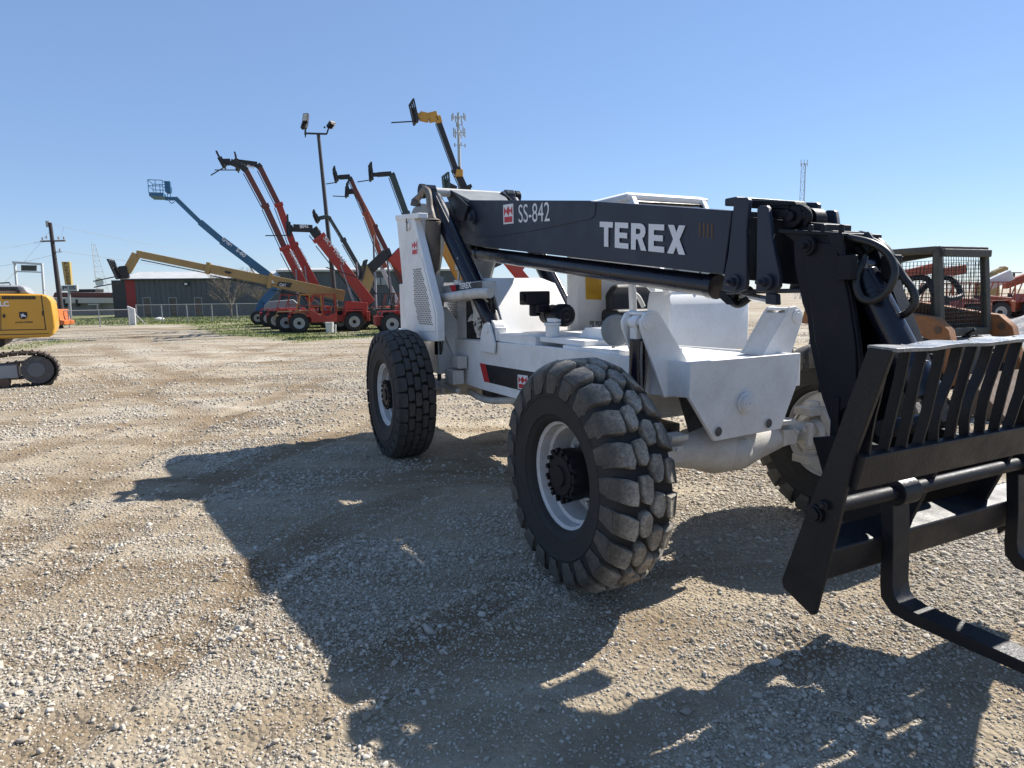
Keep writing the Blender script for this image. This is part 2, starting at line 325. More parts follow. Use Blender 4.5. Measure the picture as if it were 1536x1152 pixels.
def rear_tread():
    m = MB(); C = 2*pi*TR_; n = 27; p = C/n; cw = .066
    for i in range(n):
        for j in range(-2, 3):
            s0 = i*p+(.0, .35, .0)[abs(j)]*p+(.12*p if j > 0 else 0); y0 = j*cw; w = p*.91; h = cw*.90
            if abs(j) == 2:
                sg = 1 if j > 0 else -1
                lug(m, [(s0-w/2, sg*.180, .026), (s0-w/2, sg*(.130), .004), (s0-w*.42, sg*.102, 0), (s0+w*.42, sg*.102, 0), (s0+w/2, sg*.130, .004), (s0+w/2, sg*.180, .026)], TR_, .60, .005)
                lug(m, [(s0-w*.42, sg*.182, .026), (s0+w*.42, sg*.182, .026), (s0+w*.34, sg*.190, .07), (s0-w*.34, sg*.190, .07)], TR_-.01, .61, .003)
            else:
                lug(m, [(s0-w/2, y0-h*.40, 0), (s0-w*.36, y0-h/2, 0), (s0+w*.40, y0-h/2, 0), (s0+w/2, y0-h*.26, 0), (s0+w*.42, y0+h/2, 0), (s0-w*.42, y0+h/2, 0)], TR_+(.0 if abs(j) else .003), .60, .005)
    return m
def rim_mesh():
    m = MB(); m.lathe([(-.128, .302), (-.132, .318), (-.146, .332), (-.151, .335), (-.150, .325), (-.140, .316), (-.138, .300), (-.122, .292), (-.112, .276), (-.06, .268), (-.052, .25), (.02, .238), (.06, .236), (.064, .226), (.078, .218), (.08, .15)], n=72)
    m.lathe([(.135, .31), (.150, .333), (.148, .322), (.13, .292), (.09, .28), (.082, .15)], n=72)
    for i in range(12):
        t = 2*pi*i/12+.1; c = (.187*cos(t), .07, .187*sin(t)); m.cyl(c, (c[0], .036, c[2]), .014, n=6)
    return m
def hub_mesh():
    m = MB(); m.lathe([(.09, .05), (.09, .155), (.05, .158), (.05, .140), (-.04, .138), (-.05, .143), (-.12, .143), (-.135, .136), (-.135, .11), (-.142, .105), (-.142, .06), (-.155, .055), (-.155, .0)], n=48)
    for i in range(16):
        t = 2*pi*i/16; m.cyl((.138*cos(t), -.12, .138*sin(t)), (.138*cos(t), -.146, .138*sin(t)), .013, n=6)
    for i in range(12):
        t = 2*pi*i/12; m.cyl((.123*cos(t), -.135, .123*sin(t)), (.123*cos(t), -.152, .123*sin(t)), .009, n=6)
    return m
def wheel(kind):
    w = empty('wheel'); t = tyre_body().build('tyre', M['tyre'], w, smooth=50)
    (front_tread() if kind == 'front' else rear_tread()).build('tread', M['lug'] if kind == 'front' else M['block'], w, bevel=.003, smooth=40, seg=2)
    rim_mesh().build('rim', M['rim_white'], w, smooth=40); hub_mesh().build('hub', M['black'], w, smooth=40); return w
wf = wheel('front'); wr = wheel('rear')
for src, x in ((wf, 0), (wr, -3.418)):
    o = src; o.parent = T; o.location = (x, -1.03, .625); o.rotation_euler = (0, radians(11), 0)
    if src is wf:
        for ch in [q for q in SC.objects if q.parent == wf and q.name.startswith('t')]: ch.scale = (.957, 1, .957)
    c = copy_tree(o, T); c.location = (x, 1.03, .625); c.rotation_euler = (0, radians(-30), pi)
# ---- radiator shroud at the rear
ys = -.78
sh = MB(); sh.prism(TH.poly([(594.5, 326), (621, 328), (636, 390), (655, 470), (656, 512), (612, 512)], 1, ys), (0, .08, 0))
sh.prism(TH.poly([(592.5, 323), (627, 319), (627.5, 327), (593, 331)], 1, ys-.01), (0, .10, 0))
shroud = sh.build('radiator_shroud', M['white'], T, bevel=.008)
MB().prism(TH.poly([(613.5, 393), (632, 387), (652, 470), (652.5, 497), (626, 498)], 1, ys-.008), (0, .007, 0)).build('grille_door', M['white'], shroud, bevel=.003)
def punched(poly, y, par, d=.026, r=.0098):
    pl_ = [(p.x, p.z) for p in TH.poly(poly, 1, y)]; m = MB(); x0 = min(p[0] for p in pl_); x1 = max(p[0] for p in pl_); z0 = min(p[1] for p in pl_); z1 = max(p[1] for p in pl_); j = 0; z = z0
    def ins(x, z):
        c = False; n = len(pl_)
        for i in range(n):
            (ax, az), (bx, bz) = pl_[i], pl_[(i+1) % n]
            if (az > z) != (bz > z) and x < (bx-ax)*(z-az)/(bz-az)+ax: c = not c
        return c
    while z < z1:
        x = x0+(j % 2)*d*.9
        while x < x1:
            if ins(x, z): m.add([(x+r*1.6*cos(k*pi/3), y, z+r*sin(k*pi/3)) for k in range(6)], [tuple(range(6))])
            x += d*1.8
        z += d*.8; j += 1
    m.build('grille', M['decal_black'], par, smooth=0)
punched([(619, 404), (631, 401), (641, 440), (649, 488), (628, 488), (621, 450)], ys-.0095, shroud)
c = P(613.5, 338, 1, ys); MB().cyl(c, c-Y3*.02, .055, n=24).build('cap', M['white'], shroud, bevel=.004)
m_ = MB(); m_.bar(c-Y3*.024+Z3*.07, c-Y3*.024-Z3*.06, .01, .008); m_.bar(c-Y3*.024+Z3*.04-X3*.03, c-Y3*.024+Z3*.02+X3*.04, .01, .008); m_.build('wing_nut', M['rust'], shroud)
a = P(618, 384, 1, ys-.002); bq = P(627, 383, 1, ys-.002); emblem(a, X3, Z3, (bq-a).length, .155, shroud)
rb = MB(); rb.bb(-4.75, -3.36, -.62, .62, .80, 1.22); rb.bb(-4.7, -4.0, -.6, .5, 1.22, 1.75); rb.build('rear_chassis', M['white'], T, bevel=.01)
# ---- engine bay between shroud and cylinder
e = MB(); e.prism(TH.poly([(666, 450), (712, 447), (716, 510), (684, 508), (672, 480)], 1, -.42), (0, .02, 0)); bay = e.build('engine_panel', M['white'], T, bevel=.003)
punched([(671, 452), (686, 451), (687, 482), (678, 478)], -.4225, bay, .03, .011)
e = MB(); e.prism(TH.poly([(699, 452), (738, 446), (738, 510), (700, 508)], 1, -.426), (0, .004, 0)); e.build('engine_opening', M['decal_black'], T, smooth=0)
e = MB()
for i in range(26):
    x = random.uniform(-2.85, -2.5); z = random.uniform(1.22, 1.62); e.tube([(x, -.44, z), (x+random.uniform(-.06, .08), -.46, z+random.uniform(-.08, .1)), (x+random.uniform(-.05, .12), -.44, z+random.uniform(-.12, .12))], random.uniform(.006, .016), sub=3)
e.cyl((-2.72, -.43, 1.2), (-2.72, -.43, 1.63), .03); e.build('engine_lines', M['dirty_white'], T)
e = MB(); e.bb(-3.25, -2.8, -.38, .2, 1.2, 1.58); e.build('engine_block', M['engine'], T, bevel=.03)
vc = MB(); vc.prism(TH.poly([(659, 430), (672, 427.5), (720, 421), (722, 436), (670, 441), (660, 442)], 1, -.56), (0, .16, 0)); vcv = vc.build('valve_cover', M['dirty_white'], T, bevel=.012)
MB().prism(TH.poly([(674, 428.6), (722, 422.0), (723, 431.5), (678, 437.5)], 1, -.5625), (0, .002, 0)).build('cover_sticker', M['decal_black'], vcv, smooth=0)
MB().prism(TH.poly([(674, 428.8), (683, 427.4), (684, 436), (678, 437.2)], 1, -.564), (0, .001, 0)).build('cover_sticker_red', M['decal_red'], vcv, smooth=0)
a = P(688.5, 434.2, 1, -.5645); bq = P(707, 431.5, 1, -.5645); font_mesh('TEREX', 'cover_lettering', M['decal_white'], vcv, a, (bq-a).normalized(), Z3, (bq-a).length, .055, .03)
e = MB(); a = P(655, 448, 1, -.6); bq = P(714, 440, 1, -.6); e.tube([a-X3*.05+Z3*.02, a, a.lerp(bq, .5), bq, bq+X3*.2+Y3*.05], .045, n=14)
e.box(a+Z3*.07, (.12, .12, .3)); e.cyl(a+Z3*.1-X3*.02, a+Z3*.24-X3*.02, .05); e.cyl(P(690, 428, 1, -.5), P(690, 420, 1, -.5), .06); e.cyl(P(688, 420, 1, -.5), P(688, 392, 1, -.5), .012); e.box(P(688, 396, 1, -.5), (.07, .05, .12)); e.build('exhaust_manifold', M['dirty_white'], T, bevel=.004)
# muffler and outlet pipe
ym = -.62; a = P(648, 405, 1, ym); bq = P(650, 331, 1, ym)
mf = MB(); mf.cyl(a, bq, .079, n=32); mf.cyl(bq, bq+Z3*.02, .079, .045, n=32); mf.cyl(a, a-Z3*.03, .079, .05, n=32); mf.cyl(a-Z3*.03, a-Z3*.17, .045, n=20); muf = mf.build('muffler', M['muffler'], T, bevel=.006)
pt = MB(); c = P(645, 320, 1, ym); pt.tube([bq+Z3*.01, P(645, 310, 1, ym), P(643, 292, 1, ym), P(641, 286, 1, ym), P(636, 285, 1, ym-.02), P(629, 295, 1, ym-.05), P(623, 300, 1, ym-.07)], .032, n=16, sub=4); pt.build('exhaust_pipe', M['pipe'], muf)
pt = MB(); c = P(624, 299, 1, ym-.07); pt.cyl(c, c-Z3*.06-X3*.02, .045, .055, n=16); pt.build('outlet_cap', M['engine'], muf)
# rear boom tower
tw = MB(); tw.prism(TH.poly([(614, 326), (620, 312), (630, 305), (668, 308), (672, 340), (664, 362), (650, 452), (634, 452)], 1, -.34), (0, .03, 0)); tw.prism([(p.x, .30, p.z) for p in TH.poly([(614, 326), (620, 312), (630, 305), (668, 308), (672, 340), (650, 452), (634, 452)], 1, -.34)], (0, .03, 0)); tw.build('boom_tower', M['lug_grey'], T, bevel=.006)
# ---- boom
yb = -.22
out = [(632, 306), (700, 300), (888, 301.5), (1098, 316), (1085, 412), (712, 369), (669, 356), (632, 346)]
bo = MB(); bo.prism(TH.poly(out, 1, yb), (0, .44, 0)); boom = bo.build('boom', M['boom'], T, bevel=.008)
st = MB(); st.prism(TH.poly([(704, 300.2), (884, 300.8), (891, 303), (893.5, 308), (891.5, 323), (886, 328.5), (790, 348), (700, 360), (690, 350)], 1, yb-.006), (0, .008, 0)); st.build('boom_side_plate', M['boom'], boom, bevel=.003)
def along(px0, py0, px1, py1, y): a_ = P(px0, py0, 1, y); b_ = P(px1, py1, 1, y); return a_, (b_-a_)
# pivot boss and hoop on the rear of the boom
c = P(711, 326, 1, yb-.01); m_ = MB(); m_.cyl(c, c-Y3*.03, .07, n=28); m_.cyl(c-Y3*.03, c-Y3*.06, .035, n=20); m_.build('pivot_boss', M['boom'], boom, bevel=.004)
lgm = MB()
A_, B_, C_, D_ = (-3.78, -.30, 2.735), (-3.36, -.225, 2.565), (-3.36, .225, 2.565), (-3.78, .34, 2.735)
lgm.loft([[A_, B_, C_, D_], [tuple(Vector(p)+Vector((-.02, 0, -.03))) for p in (A_, B_, C_, D_)]]); lgm.build('boom_lug', M['lug_grey'], T, bevel=.003)
gs = MB(); gs.prism(TH.poly([(672, 282), (702, 309), (695, 330), (686, 330), (668, 292)], 1, -.29), (0, .02, 0)); gs.prism(TH.poly([(752, 287), (767, 300), (740, 302)], 1, .29), (0, .02, 0)); gs.build('boom_gusset', M['black'], T, bevel=.003)
tb = MB(); tb.cyl((-3.77, -.58, 2.69), (-3.77, .5, 2.69), .045, n=24); top_pin = tb.build('top_pin', M['dirty_white'], T)
MB().cyl((-3.77, -.62, 2.69), (-3.77, -.56, 2.69), .075, n=28).build('pin_cap', M['black'], top_pin, bevel=.006); MB().cyl((-3.77, .49, 2.69), (-3.77, .55, 2.69), .065, n=28).build('pin_cap', M['black'], top_pin, bevel=.006)
# lift cylinders
for s_, yt, ybm in ((-1, -.50, -.40), (1, .42, .42)):
    a = Vector((-3.77, yt, 2.69)); bq = Vector((-2.42, ybm, 1.30)); dd = (bq-a).normalized()
    lc = MB(); lc.cyl(a+dd*.12, bq-dd*.10, .087, n=32); lc.cyl(a+dd*.12, a+dd*.06, .087, .05, n=32); lc.cyl(bq-dd*.13, bq-dd*.02, .092, .07, n=32); lc.cyl(a-Y3*.05, a+Y3*.05, .07, n=24); l_ = lc.build('lift_cylinder', M['gloss_black'], T, bevel=.005)
    sm = MB(); off = Vector((.085, -.02*s_*-1, .03)); sm.tube([a+dd*.15+off, a.lerp(bq, .5)+off, bq-dd*.15+off], .014, n=8); sm.build('oil_line', M['hose'], l_)
    cl = MB(); cl.cyl((-2.42, ybm-.05, 1.29), (-2.42, ybm+.05, 1.29), .085, n=28); cl.box((-2.36, ybm, 1.25), (.12, .1, .12))
    for y in (ybm-.085, ybm+.065):
        cl.prism([(-2.62, y, 1.08), (-2.30, y, 1.08), (-2.28, y, 1.16), (-2.37, y, 1.33), (-2.42, y, 1.36), (-2.50, y, 1.34), (-2.56, y, 1.28)], (0, .022, 0))
    cl.cyl((-2.42, ybm-.10, 1.29), (-2.42, ybm+.10, 1.29), .03, n=20); cl.build('cylinder_clevis', M['white'], T, bevel=.006)
hz = MB(); hz.tube([(-3.72, -.36, 2.5), (-3.6, -.36, 2.2), (-3.38, -.38, 1.95), (-3.1, -.38, 1.84)], .016, sub=5); hz.tube([(-3.7, -.33, 2.5), (-3.55, -.34, 2.3), (-3.3, -.36, 2.12), (-3.05, -.36, 2.0)], .016, sub=5); hz.build('boom_hoses', M['hose'], T)
# cylinder under the boom
a = P(716, 380, 1, -.12); bq = P(1076, 430, 1, -.12); ext = MB(); dd = (bq-a).normalized(); ext.cyl(a, bq, .066, n=32); ext.cyl(bq-dd*.06, bq+dd*.005, .074, n=32); ext.cyl(a, a+dd*.09, .074, n=32); ext.build('extend_cylinder', M['gloss_black'], T, bevel=.004)
a = P(712, 368, 1, -.12); ext = MB(); ext.cyl(a-Y3*.08, a+Y3*.08, .07, n=24); ext.box(a+Z3*.05, (.16, .14, .1)); ext.tube([a, a+X3*.2-Z3*.06-Y3*.05, a+X3*.12-Z3*.12, a-X3*.1-Z3*.1], .014, sub=4); ext.tube([a-X3*.2, a-X3*.1-Z3*.1, a+X3*.1-Z3*.12], .012, sub=4); ext.build('cylinder_mount', M['black'], T, bevel=.004)
# lettering
a, w_ = along(899.5, 369, 1027, 382.5, yb-.0085); vv = P(898, 330.5, 1, yb-.0085)-a; vv2 = P(1030, 340, 1, yb-.0085)-P(1027, 382, 1, yb-.0085)
v_ = (vv+vv2)/2; v_.x = 0
LET = {'T': [[(0, 1), (1, 1), (1, .78), (.66, .78), (.66, 0), (.34, 0), (.34, .78), (0, .78)]],
 'E': [[(0, 1), (.95, 1), (.95, .79), (.33, .79), (.33, .61), (.88, .61), (.88, .40), (.33, .40), (.33, .21), (.97, .21), (.97, 0), (0, 0)]],
 'R': [[(0, 0), (0, 1), (.62, 1), (.80, .96), (.93, .85), (.95, .68), (.88, .53), (.74, .45), (1.02, 0), (.67, 0), (.45, .40), (.32, .40), (.32, .60), (.52, .60), (.61, .64), (.63, .70), (.61, .77), (.52, .80), (.32, .80), (.32, 0)]],
 'X': [[(0, 0), (.33, .51), (.02, 1), (.37, 1), (.51, .75), (.65, 1), (1, 1), (.69, .51), (1.02, 0), (.66, 0), (.51, .27), (.35, 0)]]}
tl = MB(); n_ = 5; cwid = .178; gap = (1-5*cwid)/4
for i, ch in enumerate('TEREX'):
    for poly in LET[ch]: tl.prism([a+w_*(i*(cwid+gap)+x*cwid)+v_*y for x, y in poly], (0, .002, 0))
tl.build('boom_lettering', M['letter'], boom, smooth=0)
a, w_ = along(778, 334, 824.5, 332, yb-.0085); font_mesh('SS-842', 'model_lettering', M['letter'], boom, a, w_.normalized(), (0.0, 0, 1), w_.length, (P(778, 307, 1, yb-.0085)-a).z, .0)
a, w_ = along(755.5, 336.5, 770.5, 335, yb-.007); emblem(a, w_, Z3, w_.length, (P(755, 308, 1, yb)-a).z, boom)
sv = MB()
for k in range(4):
    x = 1050+k*6; p0 = P(x, 334+k*.6, 1, yb-.001); p1 = P(x, 355+k*.8, 1, yb-.001); sv.bar(p0, p1, .012, .003, (0, 1, 0))
sv.build('side_slots', M['rust'], boom)
# ---- boom head collars
def ring_plate(pts, y0, y1, name, mat, inner=True):
    m = MB(); m.prism(TH.poly(pts, 1, y0), (0, .03, 0)); m.prism([(p.x, y1, p.z) for p in TH.poly(pts, 1, y0)], (0, -.03, 0)); return m
c1 = [(1101, 296), (1120, 296), (1123, 300), (1119, 345), (1119, 425), (1117, 434), (1108, 439), (1082, 436), (1086, 412), (1092, 380)]
m_ = ring_plate(c1, -.275, .275, 'c', None); xA = P(1105, 300, 1, -.275).x; m_.bb(.215, .30, -.26, .26, 2.045, 2.085); m_.bb(.24, .36, -.26, .26, 1.575, 1.60); col1 = m_.build('boom_collar', M['boom'], T, bevel=.007)
c2 = [(1135, 312), (1139, 308.5), (1149, 308.5), (1152, 312), (1158, 360), (1169, 415), (1168, 430), (1160, 440), (1133, 437), (1134, 400)]
m_ = ring_plate(c2, -.265, .265, 'c', None); m_.bb(.44, .47, -.25, .25, 1.98, 2.0); m_.prism(TH.poly([(1148, 438), (1163, 441), (1164, 458), (1147, 456)], 1, -.25), (0, .04, 0)); col2 = m_.build('boom_collar', M['boom'], T, bevel=.007)
for px, py, par in ((1097, 423, col1), (1145, 423, col2)):
    c = P(px+6, py, 1, -.275); g = MB(); g.cyl(c, c-Y3*.018, .040, n=24); g.cyl(c-Y3*.018, c-Y3*.045, .024, n=6); g.cyl(c-Y3*.045, c-Y3*.075, .013, n=12); g.build('wear_pad_bolt', M['boom'], par, bevel=.002)
ib = MB(); ib.prism([(.2, -.16, 2.0), (.76, -.16, 1.90), (.76, -.16, 1.60), (.2, -.16, 1.66)], (0, .20, 0)); ib.build('inner_boom', M['black'], T, bevel=.006)
ib = MB(); p0 = P(1108, 441, 1, -.14); p1 = P(1160, 452, 1, -.14); ib.cyl(p0, p1, .02, n=16); ib.build('chrome_rod', M['steel'], T)
ib = MB(); p0 = P(1100, 440, 1, -.14); ib.tube([p0-X3*.04-Z3*.01, p0+Z3*.0-Z3*.05, p0+X3*.05-Z3*.06, p0+X3*.12-Z3*.02], .022, n=10, sub=4); ib.prism(TH.poly([(1078, 436), (1086, 437), (1100, 452), (1104, 458), (1090, 457), (1079, 447)], 1, -.2), (0, .03, 0)); ib.cyl(p0+X3*.02-Y3*.05, p0+X3*.02+Y3*.1, .04, n=16); ib.build('hose_carrier', M['black'], T, bevel=.003)
# chain sheave on top of the head
sv = MB(); c = P(1196, 325, 1, -.15); sv.lathe([(-.04, .02), (-.04, .055), (-.03, .06), (-.02, .045), (.02, .045), (.03, .06), (.04, .055), (.04, .02)], c, n=36); sv.cyl(c-Y3*.06, c+Y3*.15, .025, n=12); sv.lathe([(-.04, .02), (-.04, .055), (.04, .055), (.04, .02)], c+Y3*.11-Z3*.01, n=36); sv.build('chain_sheave', M['black'], T, bevel=.003)
sv = MB(); sv.prism(TH.poly([(1118, 300), (1192, 302), (1194, 307), (1119, 312)], 1, -.2), (0, .08, 0)); sv.prism(TH.poly([(1165, 303), (1212, 315), (1218, 346), (1152, 342), (1150, 318)], 1, -.05), (0, .03, 0)); sv.prism(TH.poly([(1192, 306), (1210, 312), (1218, 346), (1200, 344)], 1, .12), (0, .03, 0)); sv.bar(P(1150, 322, 1, -.18), P(1188, 320, 1, -.18), .06, .035)
for k in range(9):
    c = P(1152+k*4.2, 309.5+k*.15, 1, -.17); sv.cyl(c-Y3*.025, c+Y3*.025, .012, n=8)
sv.tube([P(1150, 310, 1, -.17), P(1180, 309, 1, -.17), P(1205, 312, 1, -.17), P(1214, 325, 1, -.17), P(1208, 338, 1, -.17)], .016, sub=4); sv.build('chain_guide', M['black'], T, bevel=.003)
# ---- gooseneck head
gh = MB()
main = [(1167, 344), (1261, 350), (1264, 400), (1276, 440), (1285, 500), (1292, 560), (1290, 640), (1248, 640), (1232, 595), (1215, 520), (1210, 474), (1203, 455), (1192, 400), (1190, 362)]
gh.prism(TH.poly(main, 1, -.235), (0, .03, 0))
gh.prism([(p.x, .0, p.z) for p in TH.poly(main, 1, -.235)], (0, .03, 0))
gh.prism(TH.poly([(1203, 362), (1252, 366), (1262, 400), (1272, 450), (1282, 520), (1284, 600), (1256, 620), (1240, 590), (1222, 510), (1216, 460), (1207, 410)], 1, -.25), (0, .016, 0))
q0 = TH.poly([(1167, 343), (1263, 349), (1263, 355), (1168, 350)], 1, -.25); gh.prism(q0, (0, .28, 0))
for px in (1216, 1235, 1262): p0 = P(px, 345, 1, -.235); gh.box(p0+Z3*.005, (.02, .02, .04))
p0 = P(1240, 420, 1, 0); gh.bb(.80, .84, -.2, .0, 1.1, 1.86)
gh.prism(TH.poly([(1245, 367), (1264, 388), (1264, 350), (1240, 352)], 1, -.252), (0, .01, 0))
head = gh.build('boom_head', M['gloss_black'] if False else M['black'], T, bevel=.006)
c = P(1213, 369, 1, -.252); g = MB(); g.cyl(c, c-Y3*.02, .045, n=28); g.cyl(c-Y3*.02, c-Y3*.028, .030, n=28); g.cyl(c-Y3*.028, c-Y3*.05, .014, n=12); g.build('head_pin', M['black'], head, bevel=.003)
for px, py in ((1266, 402), (1331, 402)):
    c = P(px, py, 1, -.23 if px < 1300 else -.05); MB().box(c+X3*.03+Y3*-.02, (.07, .05, .11)).build('light_bracket', M['black'], head, bevel=.006)
a = Vector((.92, -.12, 1.70)); bq = Vector((1.26, -.12, 1.15)); dd = (bq-a).normalized(); tc = MB(); tc.cyl(a+dd*.05, bq, .062, n=28); tc.cyl(a, a+dd*.12, .03, n=20); tc.cyl(a+dd*.14, a+dd*.17, .066, n=28); tc.cyl(bq-dd*.12, bq+dd*.02, .07, n=28); tc.cyl(a-Y3*.1, a+Y3*.1, .03); tc.build('tilt_cylinder', M['gloss_black'], T, bevel=.005)
a2 = Vector((.90, .02, 1.80)); b2 = Vector((1.25, .04, 1.0)); lb = MB(); lb.bar(a2, b2, .05, .09, (0, 1, 0)); lb.build('tilt_link', M['black'], T, bevel=.005)
hs = MB()
hs.tube([P(x, y, 1, v) for x, y, v in ((1255, 353, -.2), (1275, 357, -.2), (1305, 364, -.19), (1328, 377, -.18), (1340, 396, -.18), (1341, 415, -.19), (1330, 438, -.2), (1312, 450, -.21), (1295, 449, -.22), (1286, 436, -.22), (1284, 415, -.21), (1292, 398, -.18), (1297, 385, -.15))], .0165, n=12, sub=5)
hs.tube([P(x, y, 1, v) for x, y, v in ((1297, 358, -.05), (1320, 368, -.1), (1342, 395, -.1), (1355, 415, -.1), (1369, 435, -.1), (1372, 455, -.1), (1362, 468, -.1), (1345, 476, -.08), (1330, 480, -.02))], .0165, n=12, sub=5)
hs.tube([P(x, y, 1, v) for x, y, v in ((1300, 362, 0), (1303, 385, 0), (1308, 410, 0), (1316, 422, 0), (1318, 400, 0), (1308, 375, 0))], .014, n=10, sub=5)
hs.tube([P(x, y, 1, v) for x, y, v in ((1290, 350, .1), (1310, 356, .05), (1330, 372, .05), (1345, 395, .05))], .014, n=10, sub=5)
for px, py in ((1292, 357), (1296, 366), (1285, 372), (1298, 352)): p0 = P(px, py, 1, -.08); hs.cyl(p0, p0+X3*.03-Z3*.035, .02, n=8)
hs.build('head_hoses', M['hose'], T)
# ---- fork carriage (tilted): parts live in a tilted frame
cb = P(1228, 920, 1, -.84); ct = P(1346, 525, 1, -.84); up = (ct-cb).normalized(); fw = up.cross(Y3)*-1
if fw.x < 0: fw = -fw
def K(y, t, n): return Vector((cb.x, y, cb.z))+up*t+fw*n      # y, height on the carriage, depth (front face = 0)
def KB(m, y0, y1, t0, t1, n0, n1): return m.loft([[K(y0, t0, n0), K(y0, t0, n1), K(y0, t1, n1), K(y0, t1, n0)], [K(y1, t0, n0), K(y1, t0, n1), K(y1, t1, n1), K(y1, t1, n0)]])
YL, YR = -.84, .78
sp = TH.poly([(1308, 520), (1346, 525), (1285, 690), (1272, 745), (1262, 790), (1228, 920), (1222, 921), (1180, 880), (1178, 868), (1225, 740), (1240, 705)], 1, YL)
carriage = MB().prism(sp, (0, -.022, 0)).build('carriage_side_plate', M['fork_black'], T, bevel=.005); MB().prism([(p.x, YR, p.z) for p in sp], (0, .022, 0)).build('carriage_side_plate', M['fork_black'], T, bevel=.005)
m_ = MB(); c = P(1225, 770, 1, YL-.022); m_.cyl(c, c-Y3*.018, .034, n=28); m_.cyl(c-Y3*.018, c-Y3*.03, .026, n=28); c2_ = P(1239, 757, 1, YL-.022); m_.box(c2_-Y3*.01, (.035, .02, .03)); m_.cyl(c2_, c2_-Y3*.03, .012, n=6); m_.build('rod_end', M['fork_black'], carriage, bevel=.003)
# wavy top bar
tbm = MB(); R = []
L1 = (K(0, 1.035, 0)-K(0, 1.035, 0)).x
for k in range(41):
    y = YL-.02+(YR-YL+.04)*k/40; w1 = .006*sin(k*.55)+.003*sin(k*1.7); w2 = .004*sin(k*.8+1)
    R.append([(1.500+w1, y, 1.386+w2), (1.500+w1, y, 1.398+w2), (1.602+w1, y, 1.394+w2*.5), (1.602+w1, y, 1.381+w2*.5)])
tbm.loft(R); topbar = tbm.build('carriage_top_bar', paint('worn_top_bar_paint', (.10, .105, .11), .32, (.45, .44, .4), .6, scale=6, bump=.5, grain=70, coat=.2), T, bevel=.002)
m_ = KB(MB(), YL, YR, .523, .655, -.035, 0); m_.build('carriage_bar', M['fork_black'], T, bevel=.006)
m_ = MB(); m_.cyl(K(YL+.0, .44, -.045), K(YR, .44, -.045), .027, n=20); m_.build('fork_rod', M['black'], T)
m_ = KB(MB(), YL, YR, .115, .255, -.16, -.03); m_.build('carriage_lower_bar', M['fork_black'], T, bevel=.012)
ys_ = [-.80+i*.1 for i in range(16)]
for i, y in enumerate(ys_):
    m_ = MB(); R = []; a1 = random.uniform(-.022, .022); a2 = random.uniform(-.03, .012); lean = .015
    if i in (0, 1): a1 *= .3; a2 *= .3
    for k in range(13):
        t = k/12; tt = .64+(1.032-.64)*t; w = a1*sin(pi*t)+a2*sin(2*pi*t)*.6; nn = -.015-.03*t+random.uniform(-.001, .001)+a2*.5*sin(pi*t)
        R.append([K(y+w-.005, tt, nn-.034), K(y+w+.005, tt, nn-.034), K(y+w+.005, tt, nn+.005), K(y+w-.005, tt, nn+.005)])
    m_.loft(R); m_.build('carriage_slat', M['fork_black'], T, bevel=.0015)
# centre hangers joining carriage to head
m_ = MB()
for y in (-.30, .24):
    m_.loft([[Vector((1.05, y, .95)), K(y, .5, -.04), K(y, .05, -.1), Vector((1.10, y, .50)), Vector((.98, y, .6)), Vector((.86, y, .9))], [Vector((1.05, y+.03, .95)), K(y+.03, .5, -.04), K(y+.03, .05, -.1), Vector((1.10, y+.03, .50)), Vector((.98, y+.03, .6)), Vector((.86, y+.03, .9))]])
m_.cyl((1.2, -.30, 1.0), (1.2, .28, 1.0), .04); m_.bb(.92, .96, -.26, .26, .55, 1.1); m_.build('carriage_hanger', M['black'], T, bevel=.005)
m_ = MB(); m_.loft([[K(.55, .52, -.03), K(.55, .1, -.15), K(.55, .0, -.1), K(.55, .2, .0)], [K(.58, .52, -.03), K(.58, .1, -.15), K(.58, .0, -.1), K(.58, .2, .0)]]); m_.build('carriage_gusset', M['fork_black'], T)
for yf in (-.475, .40):
    w = .052; x0 = 1.40; zt = .83; zb = .355; m_ = MB(); prof = []
    R = []
    path = [((x0-.035, zt+.05), .030), ((x0-.02, zt), .026), ((x0, .60), .024), ((x0+.003, .45), .026), ((x0+.012, .395), .030), ((x0+.045, .362), .030), ((x0+.10, .352), .026), ((x0+.5, .347), .021), ((x0+1.05, .342), .012), ((x0+1.12, .342), .007)]
    for k, ((x, z), h) in enumerate(path):
        a_ = path[max(k-1, 0)][0]; b_ = path[min(k+1, len(path)-1)][0]; dx, dz = b_[0]-a_[0], b_[1]-a_[1]; l = sqrt(dx*dx+dz*dz); nx, nz = -dz/l*h, dx/l*h
        ww = w*(1 if k < 8 else .9 if k == 8 else .75)
        R.append([(x-nx, yf-ww, z-nz), (x-nx, yf+ww, z-nz), (x+nx, yf+ww, z+nz), (x+nx, yf-ww, z+nz)])
    m_.loft(R); m_.cyl(K(yf-w, .44, -.045), K(yf+w, .44, -.045), .052, n=24); m_.build('fork', M['fork_black'], T, bevel=.004)
